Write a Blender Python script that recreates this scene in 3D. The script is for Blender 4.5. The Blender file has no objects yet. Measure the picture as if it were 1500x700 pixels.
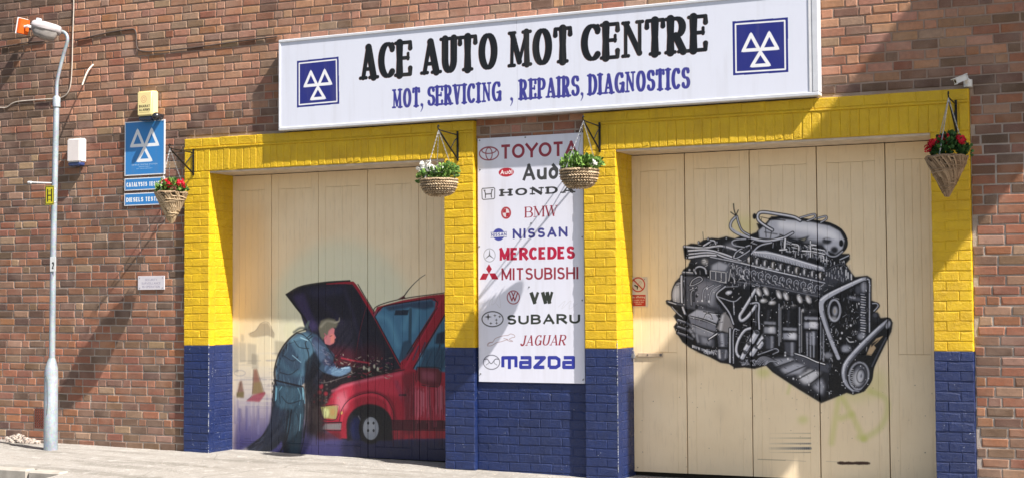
import bpy, bmesh, math, random
import numpy as np
from mathutils import Vector, Matrix

random.seed(7); rng = np.random.default_rng(7)
C = bpy.context.scene.collection
SC = bpy.context.scene

# ------------------------------------------------------------------ camera
# world: X along the wall (right), Y into the wall, Z up; pier faces stand on Y = 0
FPX = 2159.0; YAW, PITCH, ROLL = 0.437177528, 0.0435957787, -0.00631353
CAM = np.array([0.0, -12.6833, 1.6])
_w = np.array([-math.sin(YAW)*math.cos(PITCH), math.cos(YAW)*math.cos(PITCH), math.sin(PITCH)])
_r = np.cross(_w, [0, 0, 1.0]); _r /= np.linalg.norm(_r); _u = np.cross(_r, _w)
_r, _u = _r*math.cos(ROLL)+_u*math.sin(ROLL), -_r*math.sin(ROLL)+_u*math.cos(ROLL)
cd = bpy.data.cameras.new('camera'); cam = bpy.data.objects.new('camera', cd); C.objects.link(cam)
cd.sensor_width = 36; cd.lens = FPX/1500*36; cd.clip_start = .1; cd.clip_end = 500
M3 = Matrix(((_r[0], _u[0], -_w[0]), (_r[1], _u[1], -_w[1]), (_r[2], _u[2], -_w[2])))
cam.matrix_world = Matrix.Translation(Vector(CAM)) @ M3.to_4x4()
SC.camera = cam
SC.render.resolution_x = 1024; SC.render.resolution_y = 477

# ------------------------------------------------------------------ light
SUN_DIR = Vector((-3.05, 1.0, -3.75)).normalized()      # direction the light travels
elev = math.asin(-SUN_DIR.z); azim = math.atan2(-SUN_DIR.x, -SUN_DIR.y)
W = bpy.data.worlds.new("World"); SC.world = W; W.use_nodes = True
nt = W.node_tree; nt.nodes.clear()
sky = nt.nodes.new('ShaderNodeTexSky'); sky.sky_type = 'NISHITA'; sky.sun_disc = False
sky.sun_elevation = elev; sky.sun_rotation = azim; sky.air_density = 1.0; sky.dust_density = 1.6; sky.ozone_density = 1.0
bg = nt.nodes.new('ShaderNodeBackground'); bg.inputs[1].default_value = 0.080
wo = nt.nodes.new('ShaderNodeOutputWorld'); wb = nt.nodes.new('ShaderNodeMix'); wb.data_type = 'RGBA'; wb.blend_type = 'MULTIPLY'; wb.inputs[0].default_value = 1; wb.inputs[7].default_value = (1.09, 1.0, .90, 1)   # camera white balance of the sky light
nt.links.new(sky.outputs[0], wb.inputs[6]); nt.links.new(wb.outputs[2], bg.inputs[0]); nt.links.new(bg.outputs[0], wo.inputs[0])
sl = bpy.data.lights.new('sun', 'SUN'); sl.energy = 5.0; sl.angle = math.radians(0.55); sl.color = (1.0, .945, .875)
so = bpy.data.objects.new('sun', sl); C.objects.link(so); so.rotation_euler = SUN_DIR.to_track_quat('-Z', 'Y').to_euler(); so.location = (20, -10, 30)
SC.view_settings.view_transform = 'Standard'; SC.view_settings.look = 'None'; SC.view_settings.gamma = 1
SC.view_settings.exposure = 1.08

def survey(px, py, Y=0.0):
    """point of the plane at depth Y that was measured at photo position px, py"""
    d = _r*(px-750)/FPX - _u*(py-350)/FPX + _w
    t = (Y-CAM[1])/d[1]; p = CAM+t*d
    return float(p[0]), float(p[2])
def seen(X, Y, Z):
    d = np.array((X, Y, Z))-CAM; k = d@_w
    return 750+FPX*(d@_r)/k, 350-FPX*(d@_u)/k, k

def ground_z(X, Y=0): return -.005-.0155*(min(X, -2)+5.5)

# ------------------------------------------------------------------ materials
def lin(c): return tuple(c)+(1,) if len(c) == 3 else tuple(c)
class N:
    def __init__(s, name):
        s.m = bpy.data.materials.new(name); s.m.use_nodes = True; s.t = s.m.node_tree; s.t.nodes.clear()
        s.b = s.n('ShaderNodeBsdfPrincipled'); o = s.n('ShaderNodeOutputMaterial'); s.l(s.b.outputs[0], o.inputs[0])
    def n(s, k, **kw):
        x = s.t.nodes.new(k)
        for a, v in kw.items(): setattr(x, a, v)
        return x
    def l(s, a, b): s.t.links.new(a, b)
    def pos(s):
        g = s.n('ShaderNodeNewGeometry'); return g.outputs['Position']
    def noise(s, scale, detail=4, rough=.55, vec=None, stretch=None):
        x = s.n('ShaderNodeTexNoise'); x.inputs['Scale'].default_value = scale; x.inputs['Detail'].default_value = detail; x.inputs['Roughness'].default_value = rough
        v = vec or s.pos()
        if stretch:
            mp = s.n('ShaderNodeMapping'); mp.inputs['Scale'].default_value = stretch; s.l(v, mp.inputs[0]); v = mp.outputs[0]
        s.l(v, x.inputs['Vector']); return x.outputs['Fac']
    def ramp(s, fac, a, b, ca=(0, 0, 0), cb=(1, 1, 1)):
        x = s.n('ShaderNodeValToRGB'); e = x.color_ramp.elements; e[0].position = a; e[1].position = b; e[0].color = lin(ca); e[1].color = lin(cb)
        s.l(fac, x.inputs[0]); return x.outputs[0]
    def mix(s, fac, a, b, mode='MIX'):
        x = s.n('ShaderNodeMix', data_type='RGBA', blend_type=mode)
        for i, v in ((0, fac), (6, a), (7, b)):
            if isinstance(v, (int, float)): x.inputs[i].default_value = v
            elif isinstance(v, tuple): x.inputs[i].default_value = lin(v)
            else: s.l(v, x.inputs[i])
        return x.outputs[2]
    def bump(s, h, strength=.5, dist=.002, prev=None):
        x = s.n('ShaderNodeBump'); x.inputs['Strength'].default_value = strength; x.inputs['Distance'].default_value = dist
        s.l(h, x.inputs['Height'])
        if prev: s.l(prev, x.inputs['Normal'])
        return x.outputs[0]
    def fin(s, col=None, rough=None, bump=None, metallic=0, spec=.35):
        if col is not None:
            if isinstance(col, tuple): s.b.inputs['Base Color'].default_value = lin(col)
            else: s.l(col, s.b.inputs['Base Color'])
        if rough is not None:
            if isinstance(rough, (int, float)): s.b.inputs['Roughness'].default_value = rough
            else: s.l(rough, s.b.inputs['Roughness'])
        s.b.inputs['Metallic'].default_value = metallic; s.b.inputs['Specular IOR Level'].default_value = spec
        if bump: s.l(bump, s.b.inputs['Normal'])
        return s.m

def simple(name, col, rough=.55, amt=.18, scale=12, metallic=0, spec=.35, bscale=120, bamt=.15, dark=None):
    n = N(name); f = n.noise(scale, 5, .6)
    d = dark or tuple(c*(1-amt*1.6) for c in col); h = tuple(min(1, c*(1+amt)) for c in col)
    c = n.ramp(f, .3, .7, d, h)
    return n.fin(c, rough, n.bump(n.noise(bscale, 3), bamt, .001), metallic, spec)

def brick_mat(name, source):
    n = N(name)
    if source == 'object': oi = n.n('ShaderNodeObjectInfo'); base = oi.outputs['Color']
    else: at = n.n('ShaderNodeVertexColor'); at.layer_name = 'tone'; base = at.outputs[0]
    f = n.noise(22, 6, .7); g = n.noise(95, 5, .75); h = n.noise(5, 3, .5)
    c = n.mix(n.ramp(f, .38, .72), base, n.mix(.42, base, (.12, .085, .065)))       # fired patches
    c = n.mix(n.ramp(g, .55, .8), c, n.mix(.5, c, (.45, .34, .27)))               # sandy grain
    c = n.mix(n.ramp(g, .2, .42, (1, 1, 1), (0, 0, 0)), c, n.mix(.55, c, (.05, .04, .035)))
    c = n.mix(n.ramp(h, .45, .75), c, n.mix(.25, c, (.48, .35, .27)))               # lime bloom
    so = n.noise(.7, 4, .6, stretch=(1, 1, .6)); c = n.mix(n.ramp(so, .5, .75), c, n.mix(.38, c, (.07, .05, .04)))      # broad soot
    c = n.mix(n.ramp(n.noise(1.1, 5, .65), .58, .75), c, n.mix(.18, c, (.5, .38, .31)))
    b = n.bump(f, .5, .006, n.bump(g, .8, .003))
    return n.fin(c, .92, b, spec=.12)
M_BRICK = brick_mat('fired_brick', 'object'); M_BRICKV = brick_mat('fired_brick_joined', 'attr')

def mortar_mat():
    n = N('mortar'); f = n.noise(9, 5, .6); g = n.noise(160, 4, .7)
    c = n.ramp(f, .3, .75, (.36, .305, .265), (.54, .475, .42))
    c = n.mix(n.ramp(g, .3, .7), n.mix(.4, c, (.17, .14, .125)), c)
    sp = n.n('ShaderNodeSeparateXYZ'); n.l(n.pos(), sp.inputs[0]); mr = n.n('ShaderNodeMapRange'); n.l(sp.outputs[2], mr.inputs[0]); mr.inputs[1].default_value = 2.7; mr.inputs[2].default_value = 3.7
    ad = n.n('ShaderNodeMath', operation='MULTIPLY_ADD'); n.l(n.noise(1.3, 3), ad.inputs[0]); ad.inputs[1].default_value = 1.4; ad.inputs[2].default_value = -.7
    a2 = n.n('ShaderNodeMath', operation='ADD', use_clamp=True); n.l(mr.outputs[0], a2.inputs[0]); n.l(ad.outputs[0], a2.inputs[1])
    c = n.mix(a2.outputs[0], c, n.mix(.75, c, (.33, .215, .155)))           # upper wall was flush-pointed in a pinkish mix
    return n.fin(c, .95, n.bump(g, .7, .004, n.bump(n.noise(40, 4), .6, .006)), spec=.1)
M_MORTAR = mortar_mat()

def painted_brick(name, col, col2, chip, chip_amt, rough, dirt=(.2, .13, .03)):
    n = N(name); f = n.noise(6, 5, .6); g = n.noise(130, 5, .75); k = n.noise(34, 6, .8)
    c = n.ramp(f, .3, .72, col2, col)
    c = n.mix(n.ramp(k, .60, .68), c, n.mix(.4, c, dirt))
    dr = n.noise(16, 5, .65, stretch=(1, 1, .12)); c = n.mix(n.ramp(dr, .56, .78), c, n.mix(.38, c, dirt))          # run-off streaks
    c = n.mix(n.ramp(n.noise(1.6, 4), .45, .75), c, n.mix(.25, c, dirt))
    v = n.n('ShaderNodeTexVoronoi'); v.inputs['Scale'].default_value = 42; n.l(n.pos(), v.inputs['Vector'])
    sp = n.ramp(v.outputs['Distance'], .10, .16, (1, 1, 1), (0, 0, 0)); msk = n.mix(1.0, sp, n.ramp(n.noise(7, 2), chip_amt, chip_amt+.05), 'MULTIPLY')
    c = n.mix(msk, c, chip)
    b = n.bump(g, .7, .004, n.bump(k, .9, .012, n.bump(n.noise(11, 3), .5, .012)))
    r = n.ramp(n.noise(25, 3), .3, .7, (rough,)*3, (min(1, rough+.25),)*3)
    return n.fin(c, r, b, spec=.5)
M_YEL = painted_brick('yellow_masonry_paint', (.72, .47, .004), (.60, .365, .004), (.55, .45, .2), .72, .34, (.30, .17, .01))
M_BLU = painted_brick('blue_masonry_paint', (.006, .021, .108), (.004, .014, .073), (.55, .58, .65), .60, .28, (.02, .03, .07))

def beige_mat(name='beige_gloss_paint'):
    n = N(name); f = n.noise(2.2, 5, .6); g = n.noise(45, 4, .7); st = n.noise(14, 4, .6, stretch=(4, 4, .35))
    c = n.ramp(f, .3, .7, (.79, .635, .425), (.85, .70, .485))
    c = n.mix(n.ramp(st, .55, .8), c, n.mix(.25, c, (.33, .25, .17)))
    c = n.mix(n.ramp(g, .70, .80), c, n.mix(.5, c, (.25, .17, .1)))
    return n, c, n.bump(n.noise(60, 3, stretch=(1, 1, .2)), .25, .0015)
def beige():
    n, c, b = beige_mat(); return n.fin(c, .42, b)
M_BEIGE = beige()

def image_from(name, a):
    """a: H x W x 4 linear albedo, row 0 at the bottom -> image built in memory"""
    im = bpy.data.images.new(name, a.shape[1], a.shape[0], alpha=True)
    b = a.copy(); rgb = np.clip(b[..., :3], 0, 1)
    b[..., :3] = np.where(rgb < .0031308, rgb*12.92, 1.055*np.power(np.maximum(rgb, 1e-6), 1/2.4)-.055)
    im.alpha_mode = 'CHANNEL_PACKED'
    im.pixels.foreach_set(b.astype(np.float32).ravel()); im.update(); im.pack()
    return im
def print_mat(name, img, base=None, rough=.3, dirt=.12):
    """flat print over a paint; base None = opaque print"""
    if base == 'beige': n, c, b = beige_mat(name)
    else: n = N(name); b = n.bump(n.noise(25, 2), .05, .001); c = None
    t = n.n('ShaderNodeTexImage'); t.image = img; t.interpolation = 'Cubic'; t.extension = 'EXTEND'
    uv = n.n('ShaderNodeUVMap'); uv.uv_map = 'UVMap'; n.l(uv.outputs[0], t.inputs[0])
    if c is None: c = t.outputs[0]
    else:
        g = n.noise(70, 4, .7)
        paint = n.mix(n.ramp(g, .35, .75), t.outputs[0], n.mix(.05, t.outputs[0], (.3, .27, .25)))
        c = n.mix(t.outputs[1], c, paint)
    if base is None: c = n.mix(n.ramp(n.noise(9, 4, .6, stretch=(1, 1, .08)), .52, .8), c, n.mix(.16, c, (.25, .22, .18)))      # rain streaks
    d = n.noise(3, 6, .7, stretch=(3, 3, 1)); c = n.mix(n.ramp(d, .5, .85), c, n.mix(dirt, c, (.2, .17, .13)))
    return n.fin(c, rough, b)

M_WHITE = simple('white_painted_metal', (.72, .72, .74), .35, .05)
M_CREAM = simple('cream_lintel_paint', (.56, .47, .37), .6, .15, 9)
M_BLACKIRON = simple('black_iron', (.012, .012, .014), .45, .3, metallic=.2)
M_CHAIN = simple('galvanised_chain', (.5, .5, .5), .35, .2, metallic=.7)
M_GALV = None
def galv():
    n = N('galvanised_steel'); f = n.noise(7, 6, .7, stretch=(1, 1, .4)); v = n.n('ShaderNodeTexVoronoi'); v.inputs['Scale'].default_value = 60; n.l(n.pos(), v.inputs['Vector'])
    c = n.ramp(f, .3, .72, (.24, .28, .32), (.42, .47, .51)); c = n.mix(.2, c, v.outputs['Color'], 'SOFT_LIGHT')
    c = n.mix(n.ramp(n.noise(50, 4), .66, .74), c, (.16, .13, .11))
    return n.fin(c, .5, n.bump(n.noise(90, 3), .2, .001), .25, .4)
M_GALV = galv()
M_SOIL = simple('compost', (.04, .028, .02), .95, .3, 60)
def leaf(name, a, b):
    n = N(name); r = n.n('ShaderNodeNewGeometry'); c = n.ramp(r.outputs['Random Per Island'], 0, 1, a, b)
    n.b.inputs['Subsurface Weight'].default_value = 0
    return n.fin(c, .5, None, spec=.3)
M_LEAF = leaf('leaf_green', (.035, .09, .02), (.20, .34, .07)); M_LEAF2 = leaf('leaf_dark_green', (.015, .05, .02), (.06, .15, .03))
M_RED = leaf('red_petal', (.42, .005, .015), (.65, .012, .04)); M_PWHITE = leaf('white_petal', (.75, .75, .70), (.88, .87, .85)); M_PINK = leaf('dull_pink_petal', (.35, .12, .09), (.45, .2, .14))
def wicker(name, a, b):
    n = N(name); r = n.n('ShaderNodeNewGeometry'); c = n.ramp(r.outputs['Random Per Island'], 0, 1, a, b)
    c = n.mix(n.ramp(n.noise(90, 4), .4, .8), c, n.mix(.5, c, (.08, .05, .03)))
    return n.fin(c, .7, n.bump(n.noise(200, 2), .3, .001))
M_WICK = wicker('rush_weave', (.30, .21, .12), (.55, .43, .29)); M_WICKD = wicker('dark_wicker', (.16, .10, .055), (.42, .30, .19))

def concrete():
    n = N('worn_concrete')
    f = n.noise(.9, 6, .6); g = n.noise(7, 6, .7); q = n.noise(120, 4, .8); st = n.noise(1.6, 5, .6, stretch=(.35, 2.2, 1)); md = n.noise(28, 5, .75)
    c = n.ramp(f, .3, .7, (.34, .315, .285), (.44, .415, .385))
    c = n.mix(n.ramp(st, .48, .62), c, n.mix(.6, c, (.20, .185, .16)))
    c = n.mix(n.ramp(g, .54, .66), c, n.mix(.55, c, (.58, .56, .53)))
    c = n.mix(n.ramp(md, .58, .66), c, n.mix(.55, c, (.60, .585, .56)))
    c = n.mix(n.ramp(md, .30, .40, (1, 1, 1), (0, 0, 0)), c, n.mix(.5, c, (.13, .12, .10)))
    c = n.mix(n.ramp(g, .28, .42, (1, 1, 1), (0, 0, 0)), c, n.mix(.45, c, (.16, .145, .12)))
    c = n.mix(n.ramp(q, .3, .7), n.mix(.45, c, (.16, .15, .13)), c)
    v = n.n('ShaderNodeTexVoronoi'); v.feature = 'DISTANCE_TO_EDGE'; v.inputs['Scale'].default_value = .55; n.l(n.mix(.12, n.pos(), n.n('ShaderNodeTexNoise').outputs['Color']), v.inputs['Vector'])
    cr = n.ramp(v.outputs['Distance'], .001, .003, (.45, .45, .45), (0, 0, 0)); c = n.mix(cr, c, (.12, .11, .095))
    b = n.bump(q, .9, .006, n.bump(md, .8, .012, n.bump(g, .8, .02)))
    return n.fin(c, .93, b, spec=.15)
M_CONC = concrete()
M_ASPH = simple('asphalt', (.055, .053, .05), .9, .3, 4, bscale=200, bamt=.8)

# ------------------------------------------------------------------ mesh helpers
class MB:
    def __init__(s): s.v = []; s.f = []; s.mi = []; s.cur = 0
    def add(s, v, f):
        o = len(s.v); s.v += [tuple(p) for p in v]; s.f += [tuple(i+o for i in q) for q in f]; s.mi += [s.cur]*len(f); return s
    def box(s, x0, x1, y0, y1, z0, z1):
        v = [(x, y, z) for x in (x0, x1) for y in (y0, y1) for z in (z0, z1)]
        return s.add(v, [(0, 1, 3, 2), (4, 6, 7, 5), (0, 4, 5, 1), (2, 3, 7, 6), (0, 2, 6, 4), (1, 5, 7, 3)])
    def bbox(s, x0, x1, y0, y1, z0, z1, b=.003):
        """box with every edge chamfered by b"""
        bm = bmesh.new(); bmesh.ops.create_cube(bm, size=1)
        for v in bm.verts: v.co = Vector(((x0+x1)/2+v.co.x*(x1-x0), (y0+y1)/2+v.co.y*(y1-y0), (z0+z1)/2+v.co.z*(z1-z0)))
        bmesh.ops.bevel(bm, geom=bm.edges[:], offset=b, segments=1, affect='EDGES')
        bm.verts.index_update(); s.add([v.co[:] for v in bm.verts], [[v.index for v in f.verts] for f in bm.faces]); bm.free(); return s
    def tube(s, pts, r, n=8, caps=True):
        P = [Vector(p) for p in pts]; R = r if isinstance(r, (list, tuple)) else [r]*len(P); vs = []; fs = []
        t0 = (P[1]-P[0]).normalized(); a = t0.orthogonal().normalized()
        for i, p in enumerate(P):
            t = ((P[min(i+1, len(P)-1)]-P[i]).normalized()+(P[i]-P[max(i-1, 0)]).normalized()).normalized()
            a = (a-t*a.dot(t)).normalized(); b = t.cross(a)
            vs += [p+a*math.cos(2*math.pi*k/n)*R[i]+b*math.sin(2*math.pi*k/n)*R[i] for k in range(n)]
        for i in range(len(P)-1):
            for k in range(n): fs.append((i*n+k, i*n+(k+1) % n, (i+1)*n+(k+1) % n, (i+1)*n+k))
        if caps: fs += [tuple(range(n))[::-1], tuple(range((len(P)-1)*n, len(P)*n))]
        return s.add(vs, fs)
    def lathe(s, prof, n=20, c=(0, 0, 0), caps=True):
        vs = []; fs = []
        for r, z in prof: vs += [(c[0]+r*math.cos(2*math.pi*k/n), c[1]+r*math.sin(2*math.pi*k/n), c[2]+z) for k in range(n)]
        for i in range(len(prof)-1):
            for k in range(n): fs.append((i*n+k, i*n+(k+1) % n, (i+1)*n+(k+1) % n, (i+1)*n+k))
        if caps: fs += [tuple(range(n))[::-1], tuple(range((len(prof)-1)*n, len(prof)*n))]
        return s.add(vs, fs)
    def mesh(s, name, mats, smooth=False, normals=True):
        me = bpy.data.meshes.new(name); me.from_pydata(s.v, [], s.f)
        for m in (mats if isinstance(mats, (list, tuple)) else [mats]): me.materials.append(m)
        me.polygons.foreach_set('material_index', s.mi)
        if normals:
            bm = bmesh.new(); bm.from_mesh(me); bmesh.ops.recalc_face_normals(bm, faces=bm.faces[:]); bm.to_mesh(me); bm.free()
        if smooth:
            me.polygons.foreach_set('use_smooth', [True]*len(me.polygons))
            me.set_sharp_from_angle(angle=math.radians(40))
        me.update(); return me
    def build(s, name, mats, parent=None, smooth=False, loc=None, uv=None, kind=None, normals=True):
        me = s.mesh(name, mats, smooth, normals)
        if uv:
            L = me.uv_layers.new(name='UVMap'); x0, x1, z0, z1 = uv
            for lp in me.loops:
                co = me.vertices[lp.vertex_index].co; L.data[lp.index].uv = ((co.x-x0)/(x1-x0), (co.z-z0)/(z1-z0))
        return link(name, me, parent, loc, kind)
def link(name, me, parent=None, loc=None, kind=None):
    o = bpy.data.objects.new(name, me); C.objects.link(o)
    if parent is not None:
        o.parent = parent; pl = world_of(parent)
        o.location = -pl if loc is None else Vector(loc)-pl       # geometry is written in world coordinates
    elif loc is not None: o.location = loc
    if kind: o['kind'] = kind
    return o
def world_of(o):
    p = Vector((0, 0, 0))
    while o is not None: p = p+o.location; o = o.parent
    return p
def thing(name, label, cat, loc=(0, 0, 0), group=None):
    o = bpy.data.objects.new(name, None); C.objects.link(o); o.location = loc; o.empty_display_size = .1
    o['label'] = label; o['category'] = cat
    if group: o['group'] = group
    return o
def tag(o, label, cat, group=None):
    o['label'] = label; o['category'] = cat
    if group: o['group'] = group
    return o

# ------------------------------------------------------------------ flat print painter (numpy, in memory)
def smooth_pts(p, k=6):
    p = np.array(p, float)
    if len(p) < 3: return p
    q = np.vstack([2*p[0]-p[1], p, 2*p[-1]-p[-2]]); out = []
    for i in range(1, len(q)-2):
        for t in np.linspace(0, 1, k, endpoint=False):
            out.append(.5*((2*q[i])+(-q[i-1]+q[i+1])*t+(2*q[i-1]-5*q[i]+4*q[i+1]-q[i+2])*t*t+(-q[i-1]+3*q[i]-3*q[i+1]+q[i+2])*t**3))
    out.append(p[-1]); return np.array(out)
class Canvas:
    """RGBA sheet lying on the plane at depth Y between x0..x1, z0..z1 (metres)"""
    def __init__(s, x0, x1, z0, z1, res, Y, init=None, unit=1/150):
        s.x0, s.x1, s.z0, s.z1, s.res, s.Y, s.unit = x0, x1, z0, z1, res, Y, unit
        s.W = int(round((x1-x0)*res)); s.H = int(round((z1-z0)*res)); s.a = np.zeros((s.H, s.W, 4), np.float32)
        if init: s.a[...] = tuple(init)+(1,)
    def T(s, pts):
        return np.array([s.m2p(*survey(x, y, s.Y)) for x, y in pts], float)
    def m2p(s, X, Z): return (X-s.x0)*s.res, (Z-s.z0)*s.res
    def comp(s, bx, mask, col, alpha):
        x0, x1, y0, y1 = bx; sub = s.a[y0:y1, x0:x1]; A = (mask*alpha)[..., None]; oa = A+sub[..., 3:]*(1-A)
        c = np.array(col, np.float32)
        sub[..., :3] = np.where(oa > 1e-4, (c*A+sub[..., :3]*sub[..., 3:]*(1-A))/np.maximum(oa, 1e-4), sub[..., :3]); sub[..., 3:] = oa
    def clip(s, lo, hi, pad):
        x0 = max(0, int(lo[0]-pad)); y0 = max(0, int(lo[1]-pad)); x1 = min(s.W, int(hi[0]+pad)+2); y1 = min(s.H, int(hi[1]+pad)+2)
        return (x0, x1, y0, y1) if x1 > x0 and y1 > y0 else None
    def polyp(s, P, col, alpha=1, soft=0):
        P = np.array(P, float); sp = soft*s.unit*s.res; bx = s.clip(P.min(0), P.max(0), sp*2+2)
        if not bx: return
        X, Y = np.meshgrid(np.arange(bx[0], bx[1])+.5, np.arange(bx[2], bx[3])+.5); ins = np.zeros(X.shape, bool)
        for i in range(len(P)):
            xa, ya = P[i]; xb, yb = P[i-1]
            if ya == yb: continue
            c = ((ya > Y) != (yb > Y)) & (X < (xb-xa)*(Y-ya)/(yb-ya)+xa); ins ^= c
        m = ins.astype(np.float32); k = max(1, int(sp))
        if sp >= 1:
            for _ in range(2):
                for ax in (0, 1):
                    cs = np.cumsum(np.pad(m, [(k+1, k) if ax == 0 else (0, 0), (k+1, k) if ax == 1 else (0, 0)]), axis=ax)
                    m = (cs[2*k+1:]-cs[:-2*k-1])/(2*k+1) if ax == 0 else (cs[:, 2*k+1:]-cs[:, :-2*k-1])/(2*k+1)
        s.comp(bx, m, col, alpha)
    def strokep(s, P, w, col, alpha=1, soft=0, butt=False):
        """w: full widths in canvas pixels, one or per point"""
        P = np.array(P, float)
        if np.ndim(w) == 0: Wd = np.full(len(P), float(w))
        elif len(w) == len(P): Wd = np.array(w, float)
        else: Wd = np.interp(np.linspace(0, 1, len(P)), np.linspace(0, 1, len(w)), np.array(w, float))
        so = max(soft*s.unit*s.res, .6); bx = s.clip(P.min(0), P.max(0), Wd.max()/2+so*2+1)
        if not bx: return
        X, Y = np.meshgrid(np.arange(bx[0], bx[1])+.5, np.arange(bx[2], bx[3])+.5); D = np.full(X.shape, 1e6, np.float32)
        for i in range(len(P)-1):
            ax, ay = P[i]; dx, dy = P[i+1]-P[i]; L2 = dx*dx+dy*dy
            if L2 < 1e-9: continue
            t = ((X-ax)*dx+(Y-ay)*dy)/L2; tc = np.clip(t, 0, 1)
            d = np.hypot(X-ax-tc*dx, Y-ay-tc*dy)-(Wd[i]+(Wd[i+1]-Wd[i])*tc)/2
            if butt and i == 0: d = np.where(t < 0, np.maximum(d, -t*math.sqrt(L2)), d)
            if butt and i == len(P)-2: d = np.where(t > 1, np.maximum(d, (t-1)*math.sqrt(L2)), d)
            D = np.minimum(D, d)
        s.comp(bx, np.clip(.5-D/(2*so), 0, 1).astype(np.float32), col, alpha)
    # the same in surveyed photo positions, widths in photo pixels
    def poly(s, pts, col, alpha=1, soft=.6, sm=False):
        if sm: pts = smooth_pts(list(pts)+[pts[0]])
        s.polyp(s.T(pts), col, alpha, soft)
    def st(s, pts, w, col, alpha=1, soft=.5, sm=True):
        if sm: pts = smooth_pts(pts)
        k = s.unit*s.res; s.strokep(s.T(pts), [x*k for x in w] if isinstance(w, (list, tuple)) else w*k, col, alpha, soft)
    def el(s, cx, cy, rx, ry, col, alpha=1, soft=.5, rot=0, ring=None, a0=0, a1=360, n=28):
        t = np.radians(np.linspace(a0, a1, n)); c, q = math.cos(math.radians(rot)), math.sin(math.radians(rot))
        P = [(cx+rx*math.cos(u)*c-ry*math.sin(u)*q, cy+rx*math.cos(u)*q+ry*math.sin(u)*c) for u in t]
        if ring: s.st(P, ring, col, alpha, soft, sm=False)
        else: s.poly(P, col, alpha, soft)

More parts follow.
